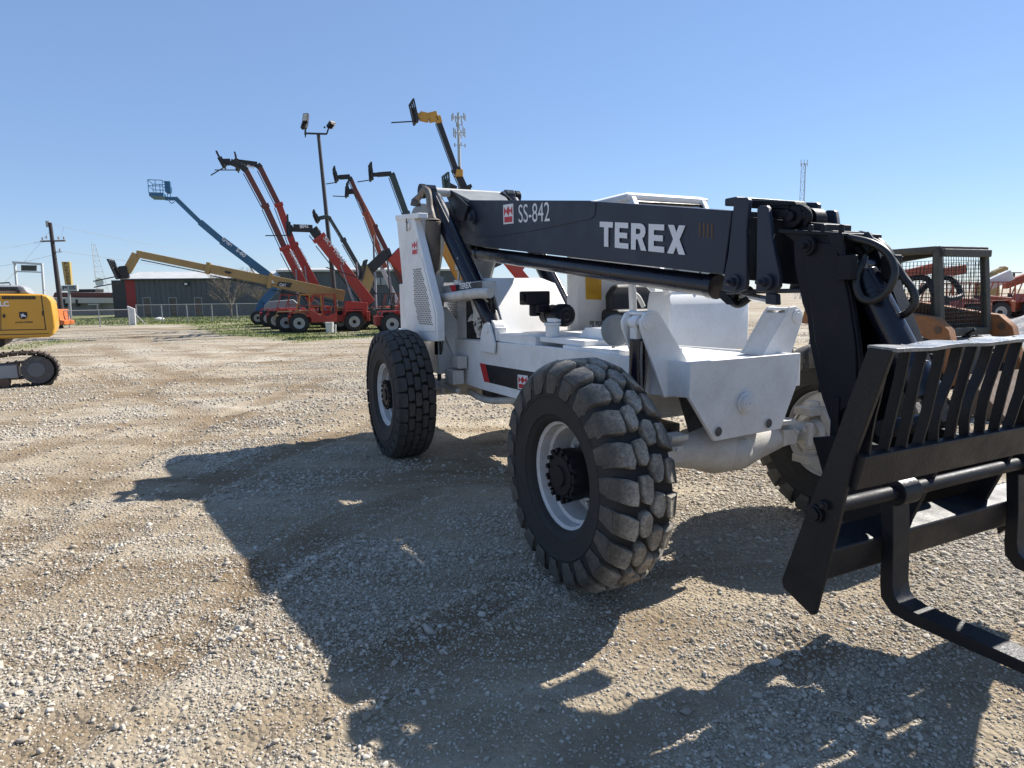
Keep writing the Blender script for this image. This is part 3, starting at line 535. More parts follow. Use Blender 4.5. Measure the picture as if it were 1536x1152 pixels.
# ---- hood with the air cleaner
hd = MB(); B0 = [(-2.33, -.35, 1.26), (-2.33, .42, 1.26), (-3.3, .42, 1.26), (-3.3, -.35, 1.26)]; B1 = [(-2.60, -.35, 1.70), (-2.60, .33, 1.70), (-3.3, .33, 1.72), (-3.3, -.35, 1.72)]; B2 = [(-2.66, -.33, 1.755), (-2.68, .22, 1.755), (-3.3, .22, 1.775), (-3.3, -.33, 1.775)]
hd.loft([B0, B1, B2]); hood = hd.build('hood', M['cab_white'], T, bevel=.006)
MB().prism(TH.poly([(731, 437), (740, 437), (740, 456), (731, 456)], 1, -.353), (0, .002, 0)).build('hood_opening', M['decal_black'], hood, smooth=0)
m_ = MB(); m_.bar((-2.615, -.35, 1.70), (-2.615, .33, 1.70), .012, .012); m_.build('hood_hinge', M['white'], hood)
ac = MB(); c1_ = P(849, 473, 0, -1.95); c0_ = c1_+Vector((-.36, -.03, -.0)); ac.lathe([(0, .02), (.0, .095), (.015, .1), (.10, .1), (.11, .088), (.22, .085), (.225, .092), (.235, .092), (.24, .085), (.34, .083), (.37, .06), (.375, .01)], c1_, (-1, 0, 0), 36, True); ac.lathe([(-.002, .0), (-.012, .03), (-.004, .05), (-.012, .07), (-.002, .09)], c1_, (-1, 0, 0), 36)
for k in range(5): ac.cyl(c1_+Vector((-.006, 0, 0)), c1_+Vector((-.006-.0, .08*cos(k*1.256), .08*sin(k*1.256))), .008, n=6)
acl = ac.build('air_cleaner', M['black'], T, bevel=.003)
ac = MB(); p0 = P(802, 447, 0, -2.2); ac.box(p0, (.16, .23, .12)); ac.cyl(p0-Z3*.05, p0-Z3*.16, .05, n=16); ac.box(p0-Y3*.12, (.08, .03, .07)); ac.box(P(812, 462, 0, -2.15), (.1, .12, .08)); ac.build('precleaner', M['black'], acl, bevel=.012)
# round mirror dish on the deck
dm = MB(); c = P(926, 495.5, 0, -.62); ax = Vector((.95, -.28, .1)).normalized(); dm.lathe([(0, 0), (0.004, .05), (.0, .1), (-.014, .108), (-.03, .085), (-.045, .04), (-.05, .0)], c, ax, 40); dm.cyl(c-ax*.045, c-ax*.12+Y3*.02, .018); dm.cyl(c-ax*.12+Y3*.02, c-ax*.13+Y3*.02-Z3*.16, .012); dm.build('work_lamp', M['lug_grey'], T)
# ---- cab
cw = M['cab_white']; cy0, cy1 = .45, 1.25
cowl = MB(); cowl.loft([[(-1.02, .42, 1.12), (-1.02, cy1, 1.12), (-1.5, cy1, 1.12), (-1.3, .42, 1.12)], [(-1.02, .42, 1.50), (-1.02, cy1, 1.50), (-1.5, cy1, 1.50), (-1.3, .42, 1.50)], [(-1.09, .46, 1.60), (-1.09, cy1, 1.60), (-1.5, cy1, 1.60), (-1.3, .44, 1.60)]])
cab = cowl.build('cab_cowl', cw, T, bevel=.012)
rf = MB(); rf.loft([[(-1.57, .42, 2.355), (-1.57, 1.28, 2.355), (-2.36, 1.28, 2.355), (-2.36, .42, 2.355)], [(-1.56, .41, 2.40), (-1.56, 1.29, 2.40), (-2.37, 1.29, 2.40), (-2.37, .41, 2.40)], [(-1.62, .46, 2.425), (-1.62, 1.24, 2.425), (-2.32, 1.24, 2.425), (-2.32, .46, 2.425)]]); rf.build('cab_roof', cw, T, bevel=.01)
wsf = MB()
for y in (.47, cy1-.02): MB().bar((-1.09, y, 1.58), (-1.58, y, 2.37), .05, .06).build('front_pillar', cw, T, bevel=.008)
wsf.bar((-1.11, .45, 1.62), (-1.11, 1.26, 1.62), .05, .06)
MB().bar((-1.52, .47, 1.12), (-1.62, .47, 2.36), .05, .05).build('door_pillar', cw, T, bevel=.008); MB().bar((-1.9, cy1, 1.12), (-1.95, cy1, 2.36), .05, .05).build('door_pillar', cw, T, bevel=.008)
for y in (.46, cy1): MB().bar((-2.30, y, 1.12), (-2.31, y, 2.37), .07, .07).build('rear_pillar', cw, T, bevel=.008)
wsf.build('windshield_sill', cw, T, bevel=.008)
gl = MB(); gl.prism([(-1.10, .50, 1.62), (-1.10, 1.2, 1.62), (-1.565, 1.2, 2.35), (-1.565, .50, 2.35)], (-.008, 0, 0)); gl.build('windshield', glass('windshield_glass'), T, smooth=0)
se = MB(); se.tube([(-1.10, .50, 1.63), (-1.555, .50, 2.34), (-1.555, 1.2, 2.34), (-1.10, 1.2, 1.63), (-1.10, .50, 1.63)], .012); se.build('windshield_seal', M['hose'], T)
se = MB(); se.tube([(-1.08, .8, 1.65), (-1.2, .85, 1.85), (-1.4, .95, 2.2)], .008); se.box((-1.45, .9, 2.18), (.02, .3, .02)); se.build('wiper', M['hose'], T)
rw = MB(); rw.bb(-2.30, -2.26, .28, cy1, 1.12, 2.36); rw.bb(-2.26, -2.20, .26, .34, 1.12, 2.36); rw.bb(-2.25, -1.2, .45, cy1, 1.08, 1.13); rw.bb(-2.25, -1.05, .95, 1.0, 1.13, 1.45); rear = rw.build('cab_rear_wall', cw, T, bevel=.005)
q0 = TH.poly([(877.8, 405), (902, 408), (902, 449.5), (878.8, 449)], 0, -2.257); sgn_ = MB().prism(q0, (.003, 0, 0)).build('warning_sign', M['sign_yellow'], rear, smooth=0)
tx = MB()
for k in range(9):
    p0 = P(880.5, 411+k*3.4, 0, -2.2535); p1 = P(899-(k*37 % 5), 411.5+k*3.4, 0, -2.2535); tx.bar(p0, p1, .008, .001, (0, 0, 1))
tx.build('warning_lines', paint('sign_print', (.22, .12, .01), .6, amt=.1), sgn_, smooth=0)
st_ = MB(); R = []
for y, h in ((.60, .0), (.62, .10), (.70, .20), (.82, .24), (.95, .24), (1.04, .18), (1.08, .08), (1.09, 0)):
    R.append([(-1.95, y, 1.40), (-2.05, y, 1.42+h), (-2.14, y, 1.42+h), (-2.14, y, 1.40)])
st_.bb(-2.16, -1.90, .55, 1.10, 1.16, 1.45); st_.loft([[(-1.98, .58, 1.3), (-1.98, 1.08, 1.3), (-2.12, 1.08, 1.3), (-2.12, .58, 1.3)], [(-2.02, .57, 1.58), (-2.02, 1.09, 1.58), (-2.13, 1.09, 1.58), (-2.13, .57, 1.58)], [(-2.05, .66, 1.68), (-2.05, 1.0, 1.68), (-2.14, 1.0, 1.68), (-2.14, .66, 1.68)]]); st_.bb(-1.98, -1.5, .58, 1.08, 1.2, 1.34); st_.build('seat', M['vinyl'], T, bevel=.04, seg=4)
ar = MB(); ar.tube([P(951, 440, 0, -1.7), P(958, 446, 0, -1.7), P(965, 460, 0, -1.7)], .02, n=10, sub=4); ar.build('grab_handle', cw, T)
lv = MB(); 
for px in (888, 897, 903): p0 = P(px, 497, 0, -1.3); lv.cyl(p0, p0+Z3*.06+X3*.02, .008); lv.cyl(p0+Z3*.05, p0+Z3*.08, .02, n=10)
lv.build('control_valve', M['engine'], T)
# ================================================================== ground
rng = np.random.default_rng(11)
def vnoise(x, y, s, seed):
    """smooth value noise, about 0..1"""
    r = np.random.default_rng(seed); G = r.random((256, 256)); u = x/s; v = y/s; i = np.floor(u).astype(int); j = np.floor(v).astype(int); a = u-i; b = v-j
    a = a*a*(3-2*a); b = b*b*(3-2*b); g = lambda p, q: G[(i+p) % 256, (j+q) % 256]
    return (g(0, 0)*(1-a)+g(1, 0)*a)*(1-b)+(g(0, 1)*(1-a)+g(1, 1)*a)*b
def fbm(x, y, s, seed, o=4):
    t = 0; k = 1; n = 0
    for q in range(o): t = t+k*vnoise(x+17*q, y-9*q, s/2**q, seed+q); n += k; k *= .5
    return t/n
# tyre tracks: world polylines (x, y), half-width
def tline(pts): return [tuple(gp(px, py)[:2]) for px, py in pts]
TRACKS = [(tline([(330, 1148), (470, 1060), (640, 960), (760, 900)]), .13), (tline([(60, 1120), (300, 950), (400, 860), (520, 790), (640, 740)]), .16), (tline([(0, 820), (120, 720), (300, 640), (480, 570)]), .22),
          (tline([(0, 900), (200, 780), (400, 690), (540, 640)]), .2), (tline([(60, 620), (200, 590), (330, 545), (420, 515)]), .25), (tline([(150, 520), (250, 560), (330, 575), (520, 585)]), .3), (tline([(200, 505), (300, 535), (420, 545), (545, 528)]), .35),
          (tline([(330, 520), (440, 535), (560, 530)]), .3), (tline([(100, 540), (230, 600), (380, 640)]), .25), (tline([(880, 1140), (1000, 1060), (1200, 980)]), .15), (tline([(0, 690), (180, 640), (420, 610), (545, 600)]), .22)]
def pdist(x, y, pl):
    d = np.full(x.shape, 1e9)
    for (x0, y0), (x1, y1) in zip(pl[:-1], pl[1:]):
        dx, dy = x1-x0, y1-y0; t = np.clip(((x-x0)*dx+(y-y0)*dy)/(dx*dx+dy*dy), 0, 1); d = np.minimum(d, np.hypot(x-x0-t*dx, y-y0-t*dy))
    return d
def height(x, y):
    z = dip(x, y)+(fbm(x, y, 3.0, 3)-.5)*.04+(fbm(x, y, .6, 9)-.5)*.012+(fbm(x, y, .16, 19, 4)-.5)*.014+(vnoise(x, y, .035, 23)-.5)*.005
    # drag and tyre streaks run one way across the yard
    c, s = cos(radians(32)), sin(radians(32)); u = x*c+y*s; v = -x*s+y*c
    z = z+(fbm(u*.12, v, .14, 31, 3)-.5)*.020*np.clip((fbm(x, y, 2.2, 41)-.40)*5, 0, 1)
    for k, (pl, w) in enumerate(TRACKS):
        d = pdist(x, y, pl)+(fbm(x, y, .5, 61+k)-.5)*.08; (x0, y0), (x1, y1) = pl[0], pl[-1]; L_ = sqrt((x1-x0)**2+(y1-y0)**2); s_ = ((x-x0)*(x1-x0)+(y-y0)*(y1-y0))/L_
        z = z-.016*np.exp(-(d/w)**4)+.017*np.exp(-((d-w*1.35)/(w*.28))**2)+.008*np.sin(2*pi*s_/.19+2*d/w)*np.exp(-(d/w)**4)
    T_ = np.hypot(x-TH.O[0], y-TH.O[1]); return z
_GP = np.array([tuple(gp(px, py)[:2]) for px, py in [(262, 489), (300, 498), (385, 509), (440, 516), (520, 509), (600, 505), (760, 500), (900, 480)]])
def grass(x, y):
    n = (fbm(x, y, 5.0, 71)-.5)*9+(fbm(x, y, 1.2, 77)-.5)*4
    edge = np.interp(x, _GP[:, 0], _GP[:, 1]); edge = np.where(x < _GP[0, 0], 54+(x-_GP[0, 0])*-.0, edge)
    g = np.clip((y+n*.35-edge)/2.0, 0, 1)*(x < 60)
    g = np.where(x > 10+y*.02, g*np.clip(1-(x-10)/12, 0, 1), g)
    # strip of turf behind the excavator
    p0 = gp(0, 523); p1 = gp(90, 512); d = pdist(x, y, [(p0[0]-8, p0[1]), (p0[0], p0[1]), (p1[0], p1[1])]); g = np.maximum(g, np.clip(1.3-(d+n*.12)/1.6, 0, 1))
    return g*np.clip(.35+1.9*(fbm(x, y, 3.5, 83)-.25), 0, 1)
def fine(x, y):
    """packed fine dirt (1) against loose stone (0)"""
    f = fbm(x, y, 1.1, 91, 4); c, s = cos(radians(32)), sin(radians(32)); u = x*c+y*s; v = -x*s+y*c
    f = .55*f+.45*fbm(u*.2, v, .35, 95, 3)
    for pl, w in TRACKS: f = f+.13*np.exp(-(pdist(x, y, pl)/w)**2)
    return np.clip((f-.43)*7, 0, 1)
def graded(a, b, c, n, k):
    t = np.linspace(-1, 1, n); u = np.sinh(k*t)/np.sinh(k); return np.where(u < 0, c+u*(c-a), c+u*(b-c))
gx = graded(-900, 900, .5, 760, 8.2); gy = np.concatenate([-np.geomspace(60, 1.2, 30), np.geomspace(2.2, 2200, 880)-1.0]); X, Y = np.meshgrid(gx, gy); H = height(X, Y)
for x_, sd_ in ((0, 1), ): pass
nv = X.size; co = np.stack([X.ravel(), Y.ravel(), H.ravel()], 1); nx, ny = len(gx), len(gy)
ii = (np.arange(ny-1)[:, None]*nx+np.arange(nx-1)[None]).ravel(); quads = np.stack([ii, ii+1, ii+nx+1, ii+nx], 1)
def npmesh(name, co, faces, mat, smooth=True):
    me = bpy.data.meshes.new(name); k = faces.shape[1]; me.vertices.add(len(co)); me.vertices.foreach_set('co', co.astype(np.float32).ravel()); me.loops.add(faces.size); me.loops.foreach_set('vertex_index', faces.astype(np.int32).ravel())
    me.polygons.add(len(faces)); me.polygons.foreach_set('loop_start', np.arange(0, faces.size, k, dtype=np.int32)); me.polygons.foreach_set('loop_total', np.full(len(faces), k, dtype=np.int32))
    me.update(calc_edges=True); me.materials.append(mat)
    if smooth: me.shade_smooth()
    o = bpy.data.objects.new(name, me); COL.objects.link(o); return o
m, nt, b_ = newmat('gravel_yard'); v = coords(nt, 1.0)
def noise(sc, det=6, rough=.6, vec=None):
    n = N(nt, 'ShaderNodeTexNoise', Scale=sc, Detail=float(det), Roughness=rough); nt.links.new(vec or v, n.inputs['Vector']); return n.outputs['Fac']
vo = N(nt, 'ShaderNodeTexVoronoi', Scale=42.0); nt.links.new(v, vo.inputs['Vector']); vo2 = N(nt, 'ShaderNodeTexVoronoi', Scale=95.0); nt.links.new(v, vo2.inputs['Vector'])
at = N(nt, 'ShaderNodeAttribute', attribute_name='fine'); ag = N(nt, 'ShaderNodeAttribute', attribute_name='grass')
dirt = ramp(nt, noise(1.3, 9, .7), [(.3, (.30, .24, .17)), (.5, (.46, .39, .29)), (.7, (.56, .49, .385))])
dirt = mix(nt, ramp(nt, noise(40, 5, .7), [(.4, (0, 0, 0)), (.7, (.55,)*3)]), dirt, (.55, .49, .40))
stone = ramp(nt, vo.outputs['Color'], [(.2, (.30, .25, .185)), (.55, (.53, .47, .37)), (.85, (.70, .66, .56))])
stone2 = ramp(nt, vo2.outputs['Color'], [(.2, (.25, .215, .165)), (.8, (.56, .52, .45))]); stone = mix(nt, ramp(nt, noise(7, 4), [(.45, (0, 0, 0)), (.55, (1, 1, 1))]), stone, stone2)
c = mix(nt, at.outputs['Fac'], stone, dirt)
sv_ = N(nt, 'ShaderNodeMapping'); nt.links.new(v, sv_.inputs['Vector']); sv_.inputs['Rotation'].default_value = (0, 0, radians(-32)); sv_.inputs['Scale'].default_value = (.09, .6, 1); c = mix(nt, ramp(nt, noise(1.6, 7, .7, sv_.outputs['Vector']), [(.46, (0, 0, 0)), (.62, (.85,)*3)]), c, (.235, .17, .105)); c = mix(nt, ramp(nt, noise(2.3, 7, .7, sv_.outputs['Vector']), [(.52, (0, 0, 0)), (.66, (.6,)*3)]), c, (.68, .64, .55)); arut = N(nt, 'ShaderNodeAttribute', attribute_name='rut'); am_ = N(nt, 'ShaderNodeMath', operation='MULTIPLY'); am_.inputs[1].default_value = .8; nt.links.new(arut.outputs['Fac'], am_.inputs[0]); c = mix(nt, am_.outputs[0], c, (.25, .185, .12)); big = ramp(nt, noise(.12, 6, .65), [(.4, (.74, .70, .64)), (.6, (1, 1, 1))]); c = mix(nt, 1.0, c, big, 'MULTIPLY')
gr = ramp(nt, noise(3, 8, .75), [(.3, (.075, .095, .028)), (.5, (.14, .165, .05)), (.7, (.30, .26, .13))]); c = mix(nt, 1.0, c, (.88, .875, .86), 'MULTIPLY'); c = mix(nt, ag.outputs['Fac'], c, gr)
nt.links.new(c, b_.inputs['Base Color']); b_.inputs['Roughness'].default_value = .95; b_.inputs['Specular IOR Level'].default_value = .15
b1 = N(nt, 'ShaderNodeBump', Strength=.9, Distance=.02); inv = N(nt, 'ShaderNodeMath', operation='MULTIPLY'); inv.inputs[1].default_value = -.7; nt.links.new(vo.outputs['Distance'], inv.inputs[0]); nt.links.new(inv.outputs[0], b1.inputs['Height'])
b2 = N(nt, 'ShaderNodeBump', Strength=.6, Distance=.012); nt.links.new(noise(60, 6, .75), b2.inputs['Height']); nt.links.new(b1.outputs['Normal'], b2.inputs['Normal']); nt.links.new(b2.outputs['Normal'], b_.inputs['Normal'])
GM = m
gnd = npmesh('ground', co, quads, GM)
def rut(x, y):
    r_ = 0
    for k, (pl, w) in enumerate(TRACKS): d = pdist(x, y, pl)+(fbm(x, y, 1.2, 161+k)-.5)*.5*w; r_ = r_+np.exp(-(d/(w*1.2))**2)
    return np.clip(r_, 0, 1)*np.clip(fbm(x, y, .8, 171, 5)*3.2-.75, 0, 1)
for nm, fn_ in (('fine', fine), ('grass', grass), ('rut', rut)):
    a_ = gnd.data.attributes.new(nm, 'FLOAT', 'POINT'); a_.data.foreach_set('value', fn_(X, Y).ravel().astype(np.float32))
setting(gnd)
# ---- loose stones
def ico(sub):
    bm = bmesh.new(); bmesh.ops.create_icosphere(bm, subdivisions=sub, radius=1); v_ = np.array([w.co[:] for w in bm.verts]); f_ = np.array([[w.index for w in f.verts] for f in bm.faces]); bm.free(); return v_, f_
def stones(n, y0, y1, r0, r1, sub, big=0, keep=.10, xw=.86):
    v0, f0 = ico(sub); u = rng.random(n); y = np.sqrt(y0**2+u*(y1**2-y0**2)); x = (rng.random(n)*2-1)*xw*(y+.6)
    fz = fine(x, y); gz = grass(x, y); ok = (rng.random(n) > fz*(1-keep)) & (rng.random(n) > gz*1.4); x, y = x[ok], y[ok]; n = len(x)
    r = np.clip(r0*np.exp(rng.normal(0, .38, n)), r0*.5, r1); V = 8; var = []
    for k in range(V):
        q = v0*rng.uniform(.62, 1.25, (len(v0), 1)) if sub == 1 else v0*(1+.5*(rng.random((len(v0), 1))-.5))
        if sub > 1:
            for _ in range(9):
                d = rng.normal(size=3); d /= np.linalg.norm(d); h = q@d; lim = rng.uniform(.38, .75); q = q-np.maximum(h-lim, 0)[:, None]*d
        var.append(q)
    var = np.array(var)[rng.integers(0, V, n)]; sc_ = r[:, None]*np.stack([rng.uniform(.8, 1.35, n), rng.uniform(.7, 1.1, n), rng.uniform(.45, .8, n)], 1); p = var*sc_[:, None, :]
    a = rng.random(n)*6.283; tl = rng.normal(0, .35, n); ca, sa, ct_, st_ = np.cos(a), np.sin(a), np.cos(tl), np.sin(tl)
    px_, py_, pz_ = p[..., 0], p[..., 1], p[..., 2]; py2 = py_*ct_[:, None]-pz_*st_[:, None]; pz2 = py_*st_[:, None]+pz_*ct_[:, None]
    X_ = px_*ca[:, None]-py2*sa[:, None]+x[:, None]; Y_ = px_*sa[:, None]+py2*ca[:, None]+y[:, None]; Z_ = pz2+(height(x, y)+r*.18)[:, None]
    co = np.stack([X_, Y_, Z_], -1).reshape(-1, 3); fc = (f0[None]+(np.arange(n)*len(v0))[:, None, None]).reshape(-1, 3); return co, fc, np.repeat(rng.random(n), len(v0))
m, nt, b_ = newmat('gravel_stone'); v = coords(nt, 1.0); at = N(nt, 'ShaderNodeAttribute', attribute_name='tone')
c = ramp(nt, at.outputs['Fac'], [(.0, (.25, .21, .155)), (.35, (.375, .33, .265)), (.78, (.465, .42, .35)), (.98, (.58, .55, .48)), (1, (.2, .17, .13))])
n_ = N(nt, 'ShaderNodeTexNoise', Scale=90.0, Detail=4.0); nt.links.new(v, n_.inputs['Vector']); c = mix(nt, ramp(nt, n_.outputs['Fac'], [(.35, (0, 0, 0)), (.7, (.5,)*3)]), c, (.38, .32, .245)); nt.links.new(c, b_.inputs['Base Color']); b_.inputs['Roughness'].default_value = .85; b_.inputs['Specular IOR Level'].default_value = .25
parts_ = [stones(24000, 1.1, 4.2, .0095, .026, 2), stones(170000, 1.1, 5.0, .0045, .009, 1, keep=.5), stones(110000, 3.6, 8.5, .009, .024, 1), stones(90000, 7.5, 19, .014, .032, 1, keep=.2), stones(60000, 18, 46, .018, .04, 1, keep=.2, xw=.8), stones(40, 1.3, 6, .012, .03, 2), stones(26, 1.3, 5, .028, .04, 2), stones(90, 3, 14, .03, .05, 2)]
off = 0; cs = []; fs = []; ts = []
for a_, f_, t_ in parts_: cs.append(a_); fs.append(f_+off); ts.append(t_); off += len(a_)
gs_ = npmesh('gravel', np.concatenate(cs), np.concatenate(fs), m, smooth=False); a_ = gs_.data.attributes.new('tone', 'FLOAT', 'POINT'); a_.data.foreach_set('value', np.concatenate(ts).astype(np.float32)); setting(gs_, 'stuff', 'loose crushed limestone gravel scattered over the dirt yard', 'gravel')
# ---- grass blades
n = 90000; y = rng.uniform(15, 72, n); x = rng.uniform(-.85, .25, n)*y; k = grass(x, y) > rng.random(n)*.9+.1; x, y = x[k], y[k]; n = len(x); h = rng.uniform(.03, .10, n)*np.where(y > 56, 2.2, 1); a = rng.random(n)*3.14; w_ = .012+.0006*y; z = height(x, y)
A = np.stack([x-np.cos(a)*w_, y-np.sin(a)*w_, z-.02], 1); B = np.stack([x+np.cos(a)*w_, y+np.sin(a)*w_, z-.02], 1); Cc = np.stack([x+rng.normal(0, .04, n), y+rng.normal(0, .04, n), z+h], 1)
m, nt, b_ = newmat('grass_blades'); v = coords(nt, .7); nn = N(nt, 'ShaderNodeTexNoise', Scale=2.0, Detail=6.0); nt.links.new(v, nn.inputs['Vector']); nt.links.new(ramp(nt, nn.outputs['Fac'], [(.35, (.085, .13, .03)), (.52, (.16, .20, .055)), (.68, (.34, .30, .14))]), b_.inputs['Base Color']); b_.inputs['Roughness'].default_value = .8
gr_ = npmesh('grass', np.stack([A, B, Cc], 1).reshape(-1, 3), np.arange(n*3).reshape(-1, 3), m, smooth=False); setting(gr_, 'stuff', 'patchy green and straw coloured grass round the parked machines', 'grass')
# ================================================================== background
def gd(px, D, z=None):
    d = ray(px, 462); x = d[0]/d[1]*D; return np.array([x, D, float(dip(x, D)) if z is None else z])
def pxm(D): return D/FPX
def wheel_low(name, r, w, side, rimcol, tyre=None, n=22):
    """tyre, rim and hub of a background machine; side = +1/-1 gives the outer face"""
    e_ = empty('wheel'); m = MB(); m.lathe([(-w/2, r*.55), (-w/2, r*.8), (-w*.42, r*.93), (0, r*.95), (w*.42, r*.93), (w/2, r*.8), (w/2, r*.55)], n=36)
    for i in range(n):
        for sg in (-1, 1):
            a = 2*pi*(i+(.5 if sg > 0 else 0))/n; R = Matrix.Rotation(-a, 3, 'Y'); m.box(R @ Vector((r*.96, sg*w*.24, 0)), (r*.1, w*.46, r*.14), R)
    m.build('tyre', tyre or M['far_tyre'], e_, smooth=40)
    m = MB(); m.lathe([(side*w*.5, r*.56), (side*w*.52, r*.5), (side*w*.3, r*.46), (side*w*.2, r*.2), (side*w*.2, 0)], n=30); m.build('rim', rimcol, e_)
    m = MB(); m.cyl((0, side*w*.1, 0), (0, side*w*.55, 0), r*.2, r*.16, n=16); m.build('hub', M['black'], e_); return e_
M['far_tyre'] = plain('far_tyre_rubber', (.022, .021, .02), .85)
M['far_rim'] = plain('far_rim_paint', (.42, .42, .41), .6)
M['mred'] = paint('machine_red_paint', (.36, .03, .02), .45, (.25, .13, .09), .35, scale=1.5, bump=0, grain=12)
M['morange'] = paint('machine_faded_red_paint', (.34, .07, .03), .5, (.25, .16, .1), .5, scale=1.5, bump=0, grain=12)
M['mdred'] = paint('boom_dark_red_paint', (.13, .035, .028), .5, (.1, .07, .06), .5, scale=1.5, bump=0, grain=12)
M['mgreen'] = plain('machine_dark_green_paint', (.03, .055, .05), .45)
M['myellow'] = paint('machine_yellow_paint', (.50, .27, .04), .5, (.3, .2, .1), .4, scale=1.2, bump=0, grain=10)
M['mbeige'] = paint('machine_faded_yellow_paint', (.36, .235, .085), .55, (.2, .14, .08), .5, scale=1.2, bump=0, grain=10)
M['mblue'] = paint('machine_blue_paint', (.03, .13, .24), .45, (.1, .12, .14), .3, scale=1.2, bump=0, grain=10)
M['mwhite'] = plain('machine_white_paint', (.6, .6, .58), .5)
M['mgrey'] = plain('machine_grey_paint', (.28, .29, .30), .5)
M['mblack'] = plain('machine_black_parts', (.014, .014, .016), .5)
def mini(label, O, heading, col, boom, goose=None, carr=None, forks=(), ccol=None, group='telehandlers parked in a row with raised booms', rim=None, cabcol=None, cyl=True, wb=3.4, r=.62, goosecol=None, chassis=True, extras=None, tall=1.6):
    """a parked telehandler: chassis of its own and a boom laid through reference points on its own mid plane"""
    Fm = Frame(O, heading); t = empty('telehandler', O, heading); tag(t, label, 'telehandler', group); D = np.linalg.norm(O[:2]); k = pxm(D); rim = rim or M['far_rim']; cabcol = cabcol or col
    if chassis:
        m = MB(); m.bb(-2.5, 2.3, -.42, .42, .60, 1.02); m.bb(2.0, 2.35, -.5, .5, .5, 1.05); m.bb(-wb/2-.12, -wb/2+.12, -.8, .8, .5, .72); m.bb(wb/2-.12, wb/2+.12, -.8, .8, .5, .72); m.build('frame', col, t, bevel=.02)
        m = MB(); m.loft([[(-2.6, -.6, .95), (-1.0, -.6, .95), (-1.0, .55, .95), (-2.6, .55, .95)], [(-2.65, -.6, tall-.15), (-1.3, -.6, tall), (-1.3, .55, tall), (-2.65, .55, tall-.15)]]); m.bb(-2.75, -2.5, -.75, .75, .62, 1.25); m.build('rear_body', col, t, bevel=.03)
        m = MB()
        for z in (1.1, 1.22, 1.34): m.bb(-2.3, -1.7, .551, .556, z, z+.05)
        m.build('louvres', M['mblack'], t, smooth=0)
        m = MB(); m.bb(-1.0, 1.1, -1.05, -.42, .75, 1.35); m.build('engine_cover', col, t, bevel=.04)
        m = MB(); m.bb(-.6, .95, .42, 1.08, .62, .95); m.prism([(-.65, .43, .9), (1.0, .43, .9), (1.15, .43, 1.35), (.9, .43, 1.4), (.2, .43, .98), (-.65, .43, 1.2)], (0, .66, 0)); m.build('cab_base', col, t, bevel=.02)
        m = MB()
        for y in (.46, 1.06):
            m.bar((-.62, y, .95), (-.55, y, 2.36), .07, .07); m.bar((1.05, y, 1.3), (.72, y, 2.36), .06, .06); m.bar((.2, y, 1.0), (.15, y, 2.36), .05, .05); m.bar((-.6, y, 2.36), (.75, y, 2.38), .07, .07)
            m.bar((-.6, y, 1.6), (.2, y, 1.6), .04, .04)
        for x in (-.58, -.2, .15, .5, .75): m.bar((x, .46, 2.38), (x, 1.06, 2.38), .06, .05)
        m.build('cab_frame', cabcol, t)
        m = MB(); m.bb(-.45, .05, .55, .98, 1.0, 1.15); m.bb(-.5, -.38, .55, .98, 1.1, 1.65); m.build('seat', M['mblack'], t, bevel=.03)
        for x in (-wb/2, wb/2):
            for s_ in (-1, 1): m = MB(); m.prism([(x-.62, s_*.62, 1.05), (x-.5, s_*.62, 1.32), (x+.5, s_*.62, 1.32), (x+.62, s_*.62, 1.05), (x+.58, s_*.62, 1.05), (x+.46, s_*.62, 1.28), (x-.46, s_*.62, 1.28), (x-.58, s_*.62, 1.05)], (0, s_*.45, 0)); m.build('fender', col, t)
        for x in (-wb/2, wb/2):
            for s_ in (-1, 1): w_ = wheel_low('wheel', r, .38, s_, rim); w_.parent = t; w_.location = (x, s_*.93, r-.02)
    secs = []
    for i in range(len(boom)-1):
        x0, y0, w0, mt = boom[i]; x1, y1 = boom[i+1][:2]; a = Fm.P(x0, y0, 1, 0); b = Fm.P(x1, y1, 1, 0); w = w0*k
        m = MB(); m.bar(a, b, w*.8, w); s_ = m.build('boom_section', mt, t, bevel=.02); secs.append(s_)
        if i: m = MB(); d_ = (b-a).normalized(); m.bar(a-d_*.12, a+d_*.12, w*1.15, w*1.3); m.build('boom_collar', mt, t, bevel=.01)
        up_ = (b-a).cross(Y3).normalized(); up_ = up_ if up_.z > 0 else -up_
        if w > .16 and len(boom) > 2: m = MB(); m.cyl(a-up_*w*.75+(b-a)*.05, b-up_*w*.75, .03, n=8); m.build('boom_cylinder', M['mblack'], t)
    if cyl:
        a = Fm.P(boom[-1][0], boom[-1][1], 1, 0); b = Fm.P(boom[-2][0], boom[-2][1], 1, 0); p = a.lerp(b, .35 if len(boom) == 2 else .6); q = Vector((a.x+.9*(1 if b.x > a.x else -1), 0, 1.0))
        for s_ in (-.25, .25): m = MB(); m.cyl(q+Y3*s_, q.lerp(p, .55)+Y3*s_, .09, n=14); m.cyl(q.lerp(p, .5)+Y3*s_, p+Y3*s_, .045, n=10); m.build('lift_cylinder', M['mblack'] if s_ < 0 else M['mgrey'], t)
    if goose:
        m = MB()
        if carr and not chassis is None: goose = list(goose)+[((carr[0][0]+2*carr[1][0])/3, (carr[0][1]+2*carr[1][1])/3, 6)]
        for (x0, y0, w0), (x1, y1, w1) in zip(goose[:-1], goose[1:]): m.bar(Fm.P(x0, y0, 1, 0), Fm.P(x1, y1, 1, 0), .3, w0*k)
        m.build('boom_head', goosecol or M['mblack'], t, bevel=.02)
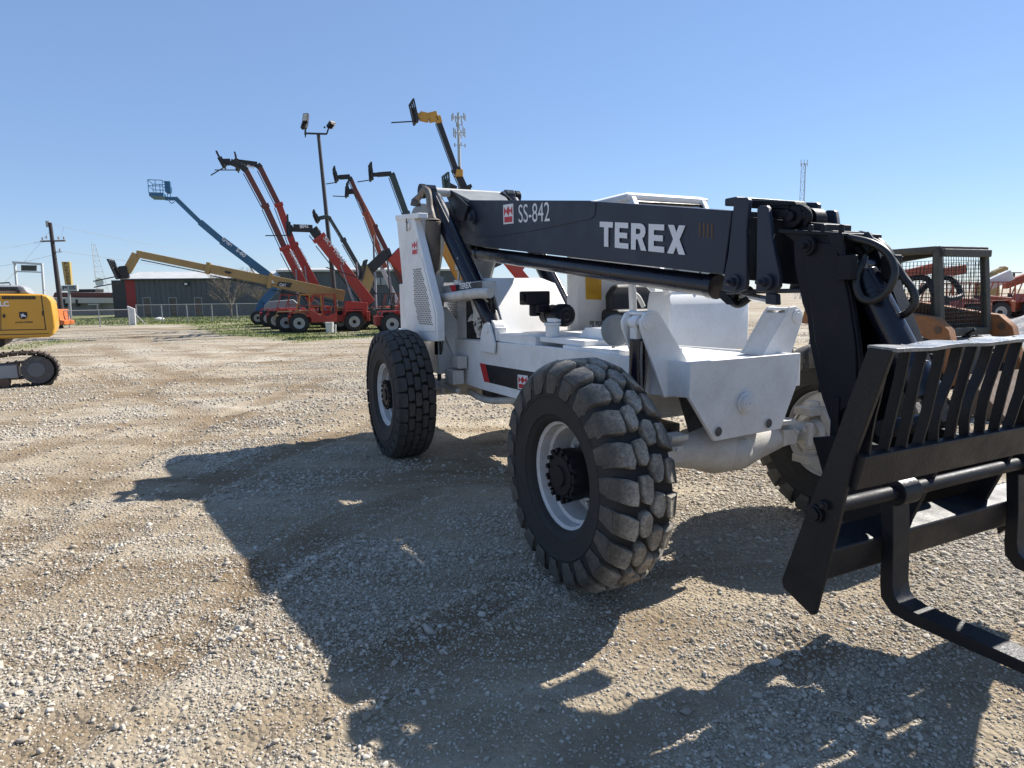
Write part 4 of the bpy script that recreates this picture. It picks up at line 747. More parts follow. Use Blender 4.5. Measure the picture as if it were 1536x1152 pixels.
    if carr:
        (x0, y0), (x1, y1) = carr[:2]; a = Fm.P(x0, y0, 1, 0); b = Fm.P(x1, y1, 1, 0); cw_ = .75; m = MB()
        for y in (-cw_, -cw_*.33, cw_*.33, cw_): m.bar(a+Y3*y, b+Y3*y, .09, .07, (0, 1, 0))
        for f_ in (.02, .45, .98): m.bar(a.lerp(b, f_)-Y3*cw_, a.lerp(b, f_)+Y3*cw_, .11, .09)
        m.bar(a.lerp(b, .3), a.lerp(b, 1.0), .3, .35, (0, 1, 0)); m.build('carriage', ccol or M['mblack'], t)
    for (x0, y0), (x1, y1) in forks:
        for s_ in (-.45, .45): m = MB(); m.bar(Fm.P(x0, y0, 1, s_), Fm.P(x1, y1, 1, s_), .12, .055); m.build('fork', ccol or M['mblack'], t)
    if extras: extras(Fm, t, k)
    return t
a_ = gp(451, 498); b_2 = gp(528, 495.5); O1 = (a_+b_2)/2; H1 = atan2(a_[1]-b_2[1], a_[0]-b_2[0])
def txt(s, pos0, pos1, h, mat, name='lettering', dy=.0, bold=.03):
    def f(Fm, t, k):
        a = Fm.P(pos0[0], pos0[1], 1, dy); b = Fm.P(pos1[0], pos1[1], 1, dy); u = (b-a); n = Y3*(1 if dy > 0 else -1); v = n.cross(u.normalized())
        if v.z < 0: v = -v
        font_mesh(s, name, mat, t, a, u.normalized(), v, u.length, h*k, bold)
    return f
def multi(*fs): return lambda Fm, t, k: [f(Fm, t, k) for f in fs]
R_ = M['mred']
mini('red telehandler nearest the lamp post, short black boom head and boom leaning left', O1, H1, R_, [(471, 347, 12, M['mblack']), (479, 357, 14.5, R_), (556, 455, 15, R_)], [(476, 352, 13), (469, 343, 10), (440, 342, 9)], ((431, 324), (434, 354)), [((432, 353), (398, 353.5))], tall=1.95,
     extras=multi(txt('8042', (450, 342.5), (463, 341.5), 5, M['decal_white'], dy=.155), txt('SKY TRAK', (484, 357), (516, 398), 6, M['mwhite'], dy=.27)))
mini('red telehandler behind the nearest red one, leftmost of the two tall parallel booms', gd(451, 47), H1, R_, [(369, 255, 7, M['mdred']), (398, 309, 8, M['mdred']), (427, 372, 11, R_), (468, 452, 12, R_)], [(370, 256, 8), (362, 249, 8), (346, 243, 8)], ((326, 230), (337, 250)), [((338, 250), (316, 263))],
     extras=txt('SKYTRAK', (434, 378), (448, 405), 5, M['mwhite'], dy=.24))
mini('red telehandler farther back, right of the two tall parallel booms, head plate in white', gd(437, 51), H1, R_, [(390, 251, 7, M['mdred']), (418, 307, 9, R_), (440, 368, 11, R_), (482, 445, 12, R_)], [(391, 252, 8), (386, 247, 7), (355, 243, 8)], ((353, 231), (357, 256)), [((357, 255), (322, 255))],
     extras=multi(txt('8042', (370, 251), (381, 254), 4, M['decal_white'], dy=.16), txt('SKYTRAK', (446, 374), (462, 404), 5, M['mwhite'], dy=.24)))
def cat_extra(Fm, t, k):
    m = MB(); m.prism(Fm.poly([(418, 422.5), (438, 424.5), (435, 431.5), (415, 428.5)], 1, .32), (0, .01, 0)); d = m.build('boom_decal', M['mblack'], t, smooth=0)
    txt('CAT', (419, 429), (429, 430.5), 4.2, M['decal_white'], dy=.335)(Fm, t, k)
    m = MB(); m.prism(Fm.poly([(405.5, 424), (412, 425), (408.5, 419.5)], 1, .32), (0, .01, 0)); m.build('boom_emblem', M['decal_white'], t, smooth=0)
    m = MB(); m.prism(Fm.poly([(337, 406), (347, 408), (346, 411), (338, 409.5)], 1, .28), (0, .01, 0)); m.build('boom_slot', M['mblack'], t, smooth=0)
    m = MB(); m.bar(Fm.P(184, 399, 1, 0), Fm.P(188, 418, 1, 0), .5, .45); m.build('head_cylinder', M['mblack'], t, bevel=.1)
mini('faded yellow telehandler whose long boom reaches left to forks above the grey building', gd(468, 43.5), H1, M['mbeige'], [(207, 381, 9, M['mbeige']), (312, 402.5, 12, M['mbeige']), (405, 421, 15.5, M['mbeige']), (516, 444, 16, M['mbeige'])], [(214, 382, 9), (205, 381, 10), (190, 408, 8)], ((166, 390), (179, 418)), [((178, 414), (140, 422)), ((178, 424), (141, 431))], goosecol=M['mbeige'], group=None, cabcol=M['myellow'], extras=cat_extra)
# blue boom lift
def boom_lift(O, heading):
    Fm = Frame(O, heading); t = tag(empty('boom_lift', O, heading), 'blue boom lift with a railed platform raised high over the grey building', 'boom lift'); k = pxm(np.linalg.norm(O[:2])); B = M['mblue']
    for (x0, y0), (x1, y1), w in (((263, 297), (300, 333), 6), ((300, 333), (333, 361), 8.5), ((333, 361), (410, 419), 11)): m = MB(); m.bar(Fm.P(x0, y0, 1, 0), Fm.P(x1, y1, 1, 0), .3, w*k); m.build('boom_section', B, t, bevel=.02)
    m = MB(); m.bar(Fm.P(409, 419, 1, 0), Fm.P(413, 436, 1, 0), .5, 12*k); m.bar(Fm.P(412, 434, 1, 0), Fm.P(392, 455, 1, 0), .5, 10*k); m.bar(Fm.P(393, 452, 1, 0), Fm.P(387, 470, 1, 0), .5, 9*k); m.build('riser', B, t, bevel=.03)
    m = MB(); m.cyl(Fm.P(385, 415, 1, -.2), Fm.P(372, 395, 1, -.2), .07, n=10); m.build('lift_cylinder', M['mgrey'], t)
    m = MB(); m.prism(Fm.poly([(396, 458), (404, 452), (440, 449), (447, 455), (447, 468), (396, 470)], 1, .9), (0, -1.8, 0)); m.build('turntable_cover', M['mgrey'], t, bevel=.08)
    m = MB(); m.prism(Fm.poly([(388, 466), (450, 466), (450, 476), (388, 476)], 1, .6), (0, -1.2, 0)); m.build('chassis', B, t, bevel=.03)
    for px in (387, 442):
        for s_ in (-1, 1): w_ = wheel_low('wheel', .55, .36, s_, M['far_rim']); w_.parent = t; p = Fm.P(px, 479, 1, .95*1); w_.location = (p.x, s_*.95, .55)
    a = Fm.P(226, 272, 1, 0); hgt = .0; m = MB(); x0 = Fm.P(226.5, 290, 1, 0); x1 = Fm.P(248, 294, 1, 0); zt = Fm.P(237, 273, 1, 0).z; zb = x0.z; yy0, yy1 = -1.1, .9
    for x in (x0.x, (x0.x+x1.x)/2, x1.x):
        for y in (yy0, yy1): m.cyl((x, y, zb-.1), (x, y, zt), .028, n=6)
    for z in (zt, (zt+zb)/2):
        m.tube([(x0.x, yy0, z), (x1.x, yy0, z), (x1.x, yy1, z), (x0.x, yy1, z), (x0.x, yy0, z)], .028, n=6)
    m.bb(x0.x, x1.x, yy0, yy1, zb-.32, zb-.05); pf = m.build('platform', B, t)
    m = MB(); m.bb(x1.x-.05, x1.x-.45, -.3, .3, zb+.1, zt+.05); m.tube([Fm.P(250, 277, 1, 0), Fm.P(256, 279, 1, 0), Fm.P(257, 288, 1, 0), Fm.P(251, 291, 1, 0)], .04, sub=3); m.build('control_box', B, t, bevel=.03)
    m = MB(); m.bar(Fm.P(248, 298, 1, 0), Fm.P(264, 298, 1, 0), .25, .25); m.tube([Fm.P(252, 299, 1, .2), Fm.P(257, 305, 1, .2), Fm.P(262, 302, 1, .2)], .03, sub=4); m.tube([Fm.P(256, 297, 1, .2), Fm.P(255, 285, 1, .2), Fm.P(250, 280, 1, .2)], .03, sub=4); m.build('jib', B, t)
    txt('Genie', (332, 359.5), (346, 371), 5.5, M['decal_white'], dy=.16)(Fm, t, k); txt('S-60', (353, 376), (366, 386.5), 5.5, M['decal_white'], dy=.16)(Fm, t, k); return t
boom_lift(gd(415, 54), H1)
G_ = M['mgreen']; OR = M['morange']
mini('dark green telehandler with a thin boom, just right of the lamp post', gd(575, 45), H1, G_, [(495, 327, 3.5, G_), (515, 360, 6, G_), (562, 442, 8, G_)], [(496, 328, 5), (490, 325, 5), (476, 328, 5)], ((470, 317), (477, 333)), group='other telehandlers with raised booms', goosecol=G_)
mini('faded orange telehandler, left of the two brown booms right of the lamp post', gd(592, 52), H1, OR, [(526, 268, 5.5, M['mdred']), (548, 320, 6.5, M['morange']), (578, 402, 7, OR)], [(525, 272, 6), (525, 265, 6), (509, 266, 5)], ((500.5, 252), (505, 272)), [((505.5, 273.5), (489, 276))], group='other telehandlers with raised booms')
mini('faded orange telehandler, right of the two brown booms, head with an open carriage', gd(612, 55), H1, OR, [(534, 286, 5.5, OR), (562, 340, 6.5, M['mdred']), (604, 424, 8, OR)], [(536, 287, 7), (526, 287, 7)], ((521, 274), (520, 295)), [((519, 295), (499, 294))], group='other telehandlers with raised booms')
mini('dark green telehandler behind the white radiator shroud with a hooked boom head', gd(660, 50), H1, G_, [(588, 262, 8, G_), (609, 320, 8, G_), (650, 440, 9, G_)], [(590, 265, 8), (587, 260.5, 6), (566, 262, 5)], ((555, 246), (557, 270)), [((555, 270), (536, 273))], group='other telehandlers with raised booms')
mini('yellow headed telehandler whose black boom rises highest of all', gd(760, 46), H1, M['myellow'], [(657, 180, 7, M['mblack']), (684, 255, 9, M['mblack']), (697, 283, 14, M['mblack']), (745, 400, 15, M['myellow'])], [(659, 185, 8), (656, 174, 13), (643, 177, 12), (630, 174, 7)], ((617, 153), (624, 184)), [((621, 182), (587, 184))], group='other telehandlers with raised booms', goosecol=M['myellow'],
     extras=lambda Fm, t, k: MB().box(Fm.P(688, 260, 1, 0), (.5, .5, .5)).build('boom_block', M['myellow'], t, bevel=.05))
mini('dark telehandler whose open fork frame shows over the exhaust pipe', gd(770, 40), H1, M['mgreen'], [(690, 300, 8, G_), (735, 420, 9, G_)], [(692, 304, 8), (684, 284, 8)], ((668, 262), (670, 284)), group='other telehandlers with raised booms', ccol=G_)
mini('red telehandler beside the rear tyre, with a thick black boom head held low', gd(622, 38), H1, R_, [(590, 380, 24, M['mred']), (650, 440, 22, R_)], [(586, 378, 12), (580, 380, 14), (556, 403, 15)], ((548, 391), (541, 419)), [((536, 416), (489, 401))], group='other telehandlers with raised booms', cyl=False, wb=3.0,
     extras=lambda Fm, t, k: MB().prism(Fm.poly([(541, 400), (549, 398), (560, 418), (553, 438), (543, 424)], 1, -.3), (0, .5, 0)).build('head_guard', M['mbeige'], t))
mini('pale boomed telehandler beyond the light pole machines, grey boom leaning left', gd(625, 58), H1, M['mgrey'], [(571, 398, 5.5, M['mwhite']), (597, 456, 6.5, M['mwhite'])], group='other telehandlers with raised booms')
mini('yellow boomed machine seen between muffler and lift cylinder', gd(715, 42), H1, M['myellow'], [(655, 350, 14, M['myellow']), (696, 425, 17, M['myellow'])], group='other telehandlers with raised booms', cyl=False)
mini('red telehandler seen under the black boom, above the white hood', gd(800, 36), H1, R_, [(757, 385, 14, R_), (790, 425, 18, R_)], [(757, 386, 16), (772, 393, 20), (784, 404, 16)], goosecol=R_, group='other telehandlers with raised booms', cyl=False)
# ---- building
def metal_wall(name, col, sc):
    m, nt, b = newmat(name); v = coords(nt, 1.0, 'UV') if False else coords(nt, (sc, sc, .0001)); wv = N(nt, 'ShaderNodeTexWave', Scale=1.0, wave_profile='SAW'); wv.bands_direction = 'X'; nt.links.new(v, wv.inputs['Vector'])
    n_ = N(nt, 'ShaderNodeTexNoise', Scale=.8, Detail=6.0); nt.links.new(coords(nt, (1, 1, .3)), n_.inputs['Vector'])
    c = mix(nt, ramp(nt, wv.outputs['Fac'], [(.0, (0, 0, 0)), (.82, (.0,)*3), (.9, (.5,)*3), (1, (0, 0, 0))]), col, tuple(x*.45 for x in col)); c = mix(nt, ramp(nt, n_.outputs['Fac'], [(.4, (0, 0, 0)), (.8, (.5,)*3)]), c, tuple(min(1, x*1.5) for x in col)); nt.links.new(c, b.inputs['Base Color']); b.inputs['Roughness'].default_value = .55
    bp = N(nt, 'ShaderNodeBump', Strength=.6, Distance=.04); nt.links.new(wv.outputs['Fac'], bp.inputs['Height']); nt.links.new(bp.outputs['Normal'], b.inputs['Normal']); return m
A = gd(191, 74); B = gd(700, 84); ang = atan2(B[1]-A[1], B[0]-A[0]); Lw = float(np.hypot(B[0]-A[0], B[1]-A[1])); bt = empty('metal_building', (A[0], A[1], -.2), ang); tag(bt, 'long dark grey metal building with a red corner and pale roof', 'building')
GW = metal_wall('ribbed_grey_siding', (.075, .085, .095), 2.2); RW = metal_wall('ribbed_red_siding', (.24, .022, .025), 2.2); RF = metal_wall('pale_roof_panels', (.46, .45, .42), 1.6)
Lx = 16.5; m = MB(); m.prism([(1.0, 0, 0), (Lx, 0, 0), (Lx, 0, 4.35), (1.0, 0, 4.35)], (0, 14, 0)); m.bb(-.0, 1.0, .02, 14, 0, 4.34)
for i in range(28): m.bb(1.3+i*.54, 1.37+i*.54, -.035, -.002, 0, 4.3)
m.build('wall', GW, bt, smooth=0)
MB().prism([(0, -.02, 0), (-1.45, .3, 0), (-1.45, .3, 4.3), (0, -.02, 4.3)], (0, 6, 0)).build('annex_wall', plain('dark_annex_siding', (.03, .033, .037), .6), bt, smooth=0)
m = MB(); m.bb(0, .98, -.01, .01, 0, 4.33); m.build('corner_panel', RW, bt, smooth=0)
m = MB(); m.prism([(-.3, -.35, 4.35), (-.3, -.35, 4.45), (-.3, 7, 5.5), (-.3, 14.3, 4.45), (-.3, 14.3, 4.35)], (Lx+.3, 0, 0)); m.build('roof', RF, bt, smooth=0)
m = MB(); m.bb(-.32, Lx, -.42, -.36, 4.28, 4.38); m.build('gutter', M['mblack'], bt)
m = MB(); m.bb(Lx, Lw, 1.2, 18, 0, 5.15)
for i in range(int((Lw-Lx)/.54)): m.bb(Lx+.3+i*.54, Lx+.37+i*.54, 1.165, 1.198, 0, 5.1)
m.build('wall', GW, bt, smooth=0)
m = MB(); m.prism([(Lx-.4, .8, 5.15), (Lx-.4, .8, 5.38), (Lx-.4, 10, 6.0), (Lx-.4, 18.4, 5.3), (Lx-.4, 18.4, 5.15)], (Lw-Lx+.8, 0, 0)); m.build('roof', RF, bt, smooth=0)
Fb = Frame((A[0], A[1], -.2), ang)
for p0, p1 in ((217, 225), (256, 264), (294, 302)):
    a = Fb.P(p0, 471, 1, 0); b = Fb.P(p1, 447, 1, 0); m = MB(); m.bb(a.x-.08, b.x+.08, -.06, 0, .0, b.z+.08); d = m.build('door_frame', M['mgrey'], bt); m = MB(); m.bb(a.x, b.x, -.075, -.062, .05, b.z); m.build('door', glass('door_glass_%d' % p0, (.015, .018, .02), 1), d)
p = Fb.P(279.5, 426, 1, 0); m = MB(); m.bb(p.x-.3, p.x+.3, -.25, 0, p.z-.2, p.z+.2); lt = m.build('wall_light', M['mblack'], bt, bevel=.05); MB().bb(p.x-.15, p.x+.15, -.27, -.252, p.z-.12, p.z+.12).build('lens', M['mwhite'], lt)
for px in (566, 576): p = Fb.P(px, 422, 1, 1.2); MB().bb(p.x-.35, p.x+.35, 1.0, 1.2, p.z-.45, p.z+.45).build('meter_box', M['mgrey'], bt, bevel=.02)
p = Fb.P(417, 408, 1, 4); MB().cyl((p.x, 4, p.z-.8), (p.x, 4, p.z+.3), .12).build('roof_vent', M['mgrey'], bt)
# ---- bare trees
def bare_tree(O, h, seed, label):
    r = random.Random(seed); t = tag(empty('bare_tree', O), label, 'tree', 'leafless trees in front of the grey building'); tm = MB(); cm = MB()
    def br(m, p, d, l, rad, lev):
        q = p+d*l*.5+Vector((r.uniform(-.05, .05), r.uniform(-.05, .05), 0))*l; e_ = p+d*l+Vector((0, 0, .06*l)); m.tube([p, q, e_], [rad, rad*.8, rad*.55], n=5)
        if lev == 0: return
        for i in range(4 if lev > 2 else 3):
            f = r.uniform(.35, 1); nd = (d+Vector((r.uniform(-.8, .8), r.uniform(-.8, .8), r.uniform(-.1, .5)))).normalized(); br(m, p.lerp(e_, f), nd, l*r.uniform(.5, .72), rad*.5, lev-1)
    tm.tube([(0, 0, -.1), (.02, 0, h*.2), (-.03, .02, h*.42)], [.16, .13, .10], n=8); tm.build('trunk', M['bark'], t)
    for i in range(9):
        a = r.uniform(0, 6.28); up_ = r.uniform(.5, 1.6); d = Vector((cos(a), sin(a), up_)).normalized(); br(cm, Vector((0, 0, h*r.uniform(.15, .42))), d, h*.38, .045, 4)
    cm.build('crown', M['bark'], t); return t
M['bark'] = plain('bare_bark', (.16, .135, .11), .9)
bare_tree(gd(346, 68), 5.2, 5, 'leafless spreading tree in front of the grey wall, left of the blue riser')
bare_tree(gd(400, 70), 4.2, 9, 'small leafless tree behind the blue boom lift')
# ---- chain-link fence
m, nt, b = newmat('chain_link'); v = coords(nt, 1.0); wv = N(nt, 'ShaderNodeTexNoise', Scale=9.0); nt.links.new(v, wv.inputs['Vector']); b.inputs['Base Color'].default_value = (.3, .3, .3, 1); b.inputs['Roughness'].default_value = .5
sepx = N(nt, 'ShaderNodeSeparateXYZ'); nt.links.new(v, sepx.inputs[0])
def mth(op, a, b=None):
    n = N(nt, 'ShaderNodeMath', operation=op)
    for i, q in enumerate((a, b)):
        if q is None: continue
        if isinstance(q, (int, float)): n.inputs[i].default_value = q
        else: nt.links.new(q, n.inputs[i])
    return n.outputs[0]
u1 = mth('FRACT', mth('MULTIPLY', mth('ADD', sepx.outputs['X'], sepx.outputs['Z']), 14.0)); u2 = mth('FRACT', mth('MULTIPLY', mth('SUBTRACT', sepx.outputs['X'], sepx.outputs['Z']), 14.0))
al = mth('MAXIMUM', mth('LESS_THAN', u1, .09), mth('LESS_THAN', u2, .09)); nt.links.new(al, b.inputs['Alpha']); LINK = m
def fence(A, B, npost, h, label, posts=None):
    ang = atan2(B[1]-A[1], B[0]-A[0]); L_ = float(np.hypot(B[0]-A[0], B[1]-A[1])); t = tag(empty('chain_link_fence', A, ang), label, 'fence'); dz = (B[2]-A[2])/L_
    for i in range(npost+1): x = L_*i/npost; MB().cyl((x, 0, dz*x-.1), (x, 0, dz*x+h+.05), .045, n=8).build('post', M['galv'], t)
    MB().cyl((0, 0, h), (L_, 0, h+dz*L_), .032, n=6).build('top_rail', M['galv'], t); MB().prism([(0, .04, .02), (L_, .04, .02+dz*L_), (L_, .04, h+dz*L_), (0, .04, h)], (0, .002, 0)).build('mesh_panel', LINK, t, smooth=0)
M['galv'] = plain('galvanised_steel', (.4, .4, .4), .45, .5)
fence(gd(204, 59), gd(392, 60), 5, 1.6, 'chain link fence in front of the grey building wall')
fence(gd(-160, 46), gd(192, 53), 7, 1.35, 'chain link fence left of the white panel, before the low shops')
O = gd(196, 55); t = tag(empty('barrier', O, radians(-20)), 'whitish upright barrier board standing between the two fence runs', 'barrier'); MB().prism([(-.35, 0, 0), (.35, 0, 0), (.38, 0, 1.35), (-.42, 0, 1.6)], (0, .12, 0)).build('board', M['mwhite'], t, bevel=.02); MB().bar((0, .1, 1.2), (.1, 1.2, 0), .08).build('brace', M['galv'], t)
O = gd(238, 66); tag(MB().lathe([(0, .5), (.1, .45), (.22, .2), (.25, 0)], (O[0], O[1], O[2]), (0, 0, 1), 16).build('white_mound', M['mwhite']), 'small whitish lump lying in the grass by the fence', 'lump')
# ---- lamp post with floodlights, and white bucket
O = gp(507, 493.5); D = O[1]; k = pxm(D); Fp = Frame(O, 0); t = tag(empty('lamp_post', O), 'tall dark lamp post with floodlights on a cross arm, before the red machines', 'lamp post')
p0 = Vector((0, 0, 0)); p1 = Fp.P(477.5, 201, 1, 0); MB().cyl(p0, p1, .17, .11, n=14).build('pole', M['rust_pole'] if 'rust_pole' in M else M['bark'] if False else plain('dark_pole_steel', (.035, .032, .035), .5), t)
m = MB(); a = Fp.P(458, 200, 1, 0); b = Fp.P(490, 201, 1, 0); m.bar(a, b, .12, .1); m.bar(Fp.P(490, 201, 1, 0), Fp.P(493, 192, 1, 0), .08, .08); m.bar(Fp.P(458, 203, 1, 0), Fp.P(458, 195, 1, 0), .1, .1); m.bar(Fp.P(458, 206, 1, 0), Fp.P(459, 190, 1, 0), .06, .06); arm = m.build('cross_arm', M['mblack'], t)
def flood(px, py, w, h, rx, rz):
    c = Fp.P(px, py, 1, 0); R = Matrix.Rotation(rz, 3, 'Z') @ Matrix.Rotation(rx, 3, 'X') ; m = MB(); m.box(c, (w, .18, h), R)
    for i in range(5): m.box(c+R @ Vector((0, .13, h*(-.4+.2*i))), (w*.9, .1, .02), R)
    f = m.build('floodlight', M['mblack'], t, bevel=.02); m = MB(); m.box(c+R @ Vector((0, -.095, h*.22)), (w*.8, .01, h*.4), R); m.box(c+R @ Vector((0, -.095, -h*.22)), (w*.8, .01, h*.4), R); m.build('lens', plain('lamp_lens', (.55, .5, .4), .3), f)
flood(458.5, 177, .36, .6, radians(-20), radians(-10)); flood(457, 189, .42, .42, radians(25), radians(150)); flood(496.5, 187, .42, .5, radians(-55), radians(235))
MB().box(Fp.P(487, 191, 1, 0), (.1, .1, .1)).build('junction_box', M['mblack'], t)
O = gp(495, 499); t = tag(empty('bucket', O), 'white drum standing in the grass at the lamp post', 'drum'); MB().lathe([(0, .20), (.02, .24), (.62, .26), (.65, .27), (.66, .22), (.60, .20)], (0, 0, 0), (0, 0, 1), 24).build('drum', M['mwhite'], t); MB().cyl((.3, .1, 0), (.34, .12, .5), .06).build('pipe', M['mwhite'], t)
O = gp(510, 495); tag(MB().cyl((O[0], O[1], O[2]), (O[0], O[1], O[2]+.55), .09, n=12).build('conduit', M['galv']), 'short grey conduit standing at the foot of the lamp post', 'conduit')
# ---- masts
def lattice(name, label, px, py0, py1, D, w0, w1, n, mat, lean=0, extra=None):
    O = gd(px, D); Fm = Frame(O, 0); t = tag(empty(name, O), label, 'mast'); H_ = Fm.P(px, py0, 1, 0).z; m = MB(); L3 = lambda f: [Vector((cos(a)*(w0+(w1-w0)*f)+lean*f, sin(a)*(w0+(w1-w0)*f), H_*f)) for a in (.5, 2.6, 4.7)]; s = D/FPX*.42
    for i in range(n):
        A_ = L3(i/n); B_ = L3((i+1)/n)
        for q in range(3): m.bar(A_[q], B_[q], s*1.2); m.bar(A_[q], B_[(q+1) % 3], s*.7); m.bar(B_[q], B_[(q+1) % 3], s*.6)
    m.build('lattice', mat, t); return t, Fm, H_
MG = plain('mast_grey', (.38, .40, .42), .6)
t, Fm, H_ = lattice('radio_mast', 'thin lattice radio mast rising behind the black boom at right', 1197, 246, 430, 150, .75, .55, 16, MG)
m = MB(); 
for dx in (-.7, 0, .7): m.cyl((dx, 0, H_-.5), (dx, 0, H_+.9), .07, n=6)
m.bar((-.8, 0, H_), (.8, 0, H_), .12); m.build('antenna', MG, t)
t, Fm, H_ = lattice('lattice_tower', 'pale tapering lattice tower left of the grey building', 156, 366, 470, 170, 2.2, .5, 12, MG, lean=-1.2)
m = MB(); m.lathe([(0, 0), (.2, 1.0), (.25, 1.1)], (0.5, -1.4, H_*.42), (0, -1, 0), 16); m.build('dish', M['mwhite'], t)
O = gd(695, 190); Fm = Frame(O, 0); t = tag(empty('cell_tower', O), 'grey cell tower pole with antenna clusters behind the machines', 'cell tower'); zt = Fm.P(687, 170, 1, 0).z; MB().cyl((0, 0, 0), (Fm.P(687, 170, 1, 0).x, 0, zt), .9, .32, n=14).build('pole', MG, t)
for py, r_, n_, h_ in ((176, 1.9, 7, 1.7), (186, .9, 3, 1.2), (199, 1.6, 6, 2.4), (218, 1.5, 4, .9)):
    c = Fm.P(687.5+(py-170)*.05, py, 1, 0); m = MB()
    for i in range(n_):
        a = 2*pi*i/n_+.3; q = c+Vector((cos(a)*r_, sin(a)*r_, 0)); m.bar(c, q, .12); m.box(q, (.34, .34, h_))
    m.build('antenna_cluster', MG, t)
# ---- utility pole and wires
O = gd(96, 56); Fm = Frame(O, 0); t = tag(empty('utility_pole', O), 'dark wooden utility pole with cross arms by the shops', 'utility pole'); pt_ = Fm.P(75, 334, 1, 0); pb = Fm.P(95, 488, 1, 0); MB().cyl((pb.x, 0, -.2), pt_, .22, .14, n=12).build('pole', plain('creosote_pole', (.035, .028, .03), .8), t)
m = MB(); m.bar(Fm.P(61, 362, 1, 0), Fm.P(98, 361, 1, 0), .13, .13); m.bar(Fm.P(78, 378, 1, 0), Fm.P(92, 378, 1, 0), .06, .06); m.build('cross_arm', M['bark'], t); m = MB()
for px, py in ((64, 360), (70, 358), (88, 359), (96, 359), (73, 338), (90, 377)): c = Fm.P(px, py, 1, 0); m.cyl(c, c+Z3*.22, .07, n=8)
m.cyl(Fm.P(72, 337, 1, 0)-Z3*.2, Fm.P(72, 337, 1, 0)+Z3*.3, .16, n=10); m.build('insulator', M['mgrey'], t)
WM = plain('wire_metal', (.3, .31, .33), .4, .3)
def wire(label, p0, p1, sag, r_=.011):
    m = MB(); p0 = Vector(p0); p1 = Vector(p1); m.tube([p0.lerp(p1, f/12)-Z3*sag*4*(f/12)*(1-f/12) for f in range(13)], r_, n=4); tag(m.build('power_line', WM), label, 'power line', 'power lines from the utility pole')
def wp(px, py, D): d = ray(px, py); return CP+d*(D/d[1])
wire('upper power line running left from the cross arm', wp(64, 361, 56), wp(-160, 375, 45), .5); wire('power line running left, just under the upper one', wp(66, 363, 56), wp(-160, 370, 45), .3)
wire('slanting guy wire from the pole down to the left', wp(76, 345, 56), wp(-20, 450, 50), .2); wire('lower service line running left from the pole', wp(80, 382, 56), wp(-160, 402, 50), .6)
wire('power line running right from the pole top over the grey building', wp(76, 336, 56), wp(420, 385, 130), 1.0, .02); wire('second power line running right, below the first', wp(92, 377, 56), wp(640, 432, 150), 1.0, .02); wire('short line from pole top to the right insulator', wp(96, 340, 57), wp(88, 362, 56), .1)
# ---- burger sign
O = gd(106, 70); Fm = Frame(O, 0); t = tag(empty('shop_sign', O), 'tall narrow yellow sign over a small white board on a pole', 'sign'); MB().cyl(Fm.P(107, 490, 1, 0), Fm.P(103, 430, 1, 0), .13, n=10).build('post', M['galv'], t)
q = Fm.poly([(92, 392.5), (104, 392.5), (107, 427.5), (97.5, 427.5)], 1, 0); b = MB().prism(q, (0, .3, 0)).build('sign_board', plain('sign_yellow_faded', (.42, .30, .09), .6), t, bevel=.02)
SR = plain('sign_letter_brown', (.16, .04, .03), .6)
for i, ch in enumerate('BURGERS'):
    px = 96.2+i*.75; py = 397.5+i*4.9; a = Fm.P(px, py, 1, -.01); font_mesh(ch, 'sign_letter', SR, b, a, X3, Z3, .34, .26, .04)
q = Fm.poly([(91.5, 428.5), (115, 427.5), (115.5, 436.5), (92, 437)], 1, -.05); b = MB().prism(q, (0, .3, 0)).build('lower_board', plain('sign_white_board', (.45, .45, .46), .6), t, bevel=.02); a = Fm.P(94, 434.5, 1, -.065); font_mesh('PIES', 'board_lettering', plain('board_letter', (.05, .05, .07), .6), b, a, X3, Z3, 1.4, .38, .04)
O = gd(44, 62); Fm = Frame(O, 0); t = tag(empty('sign_frame', O), 'white portal frame with a small dark board above the excavator', 'sign frame'); fm = plain('frame_white', (.5, .52, .53), .5)
m = MB(); m.bar(Fm.P(19.5, 393.5, 1, 0), Fm.P(64.5, 396.5, 1, 0), .22, .2); m.bar(Fm.P(23, 407, 1, 0), Fm.P(64, 408.5, 1, 0), .12, .12)
for (a, b) in (((22, 394), (31, 495)), ((63, 397), (70, 495))): m.bar(Fm.P(*a, 1, 0), Fm.P(*b, 1, 0), .16, .16)
m.build('frame', fm, t); MB().prism(Fm.poly([(31.5, 397.5), (54, 398), (54, 406.5), (31.5, 406)], 1, -.05), (0, .12, 0)).build('board', plain('board_dark', (.04, .045, .04), .6), t)
# ---- low shops
O = gd(125, 95); t = tag(empty('low_shop', O), 'low pale shop building with a brown roof behind the fence', 'building'); Fm = Frame(O, 0)
def fb(pts, y, th, name, mat): return MB().prism(Fm.poly(pts, 1, y), (0, th, 0)).build(name, mat, t)
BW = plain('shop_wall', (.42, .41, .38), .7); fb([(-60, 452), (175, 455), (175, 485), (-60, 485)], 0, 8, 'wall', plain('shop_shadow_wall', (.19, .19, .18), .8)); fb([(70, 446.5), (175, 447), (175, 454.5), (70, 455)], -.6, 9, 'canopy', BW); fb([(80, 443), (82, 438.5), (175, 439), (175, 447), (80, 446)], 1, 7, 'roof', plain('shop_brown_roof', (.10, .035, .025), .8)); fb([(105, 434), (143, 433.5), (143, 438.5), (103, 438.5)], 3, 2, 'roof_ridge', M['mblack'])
for px in (94, 113): fb([(px, 449), (px+4, 449), (px+4, 460), (px, 460)], -.62, .3, 'window', M['mblack'])
m = MB(); m.prism(Fm.poly([(132, 456), (148, 455.5), (148, 457), (146.5, 457), (146.5, 465), (145, 465), (145, 457.5), (132, 457.5)], 1, -.8), (0, .3, 0)); m.build('porch', BW, t)
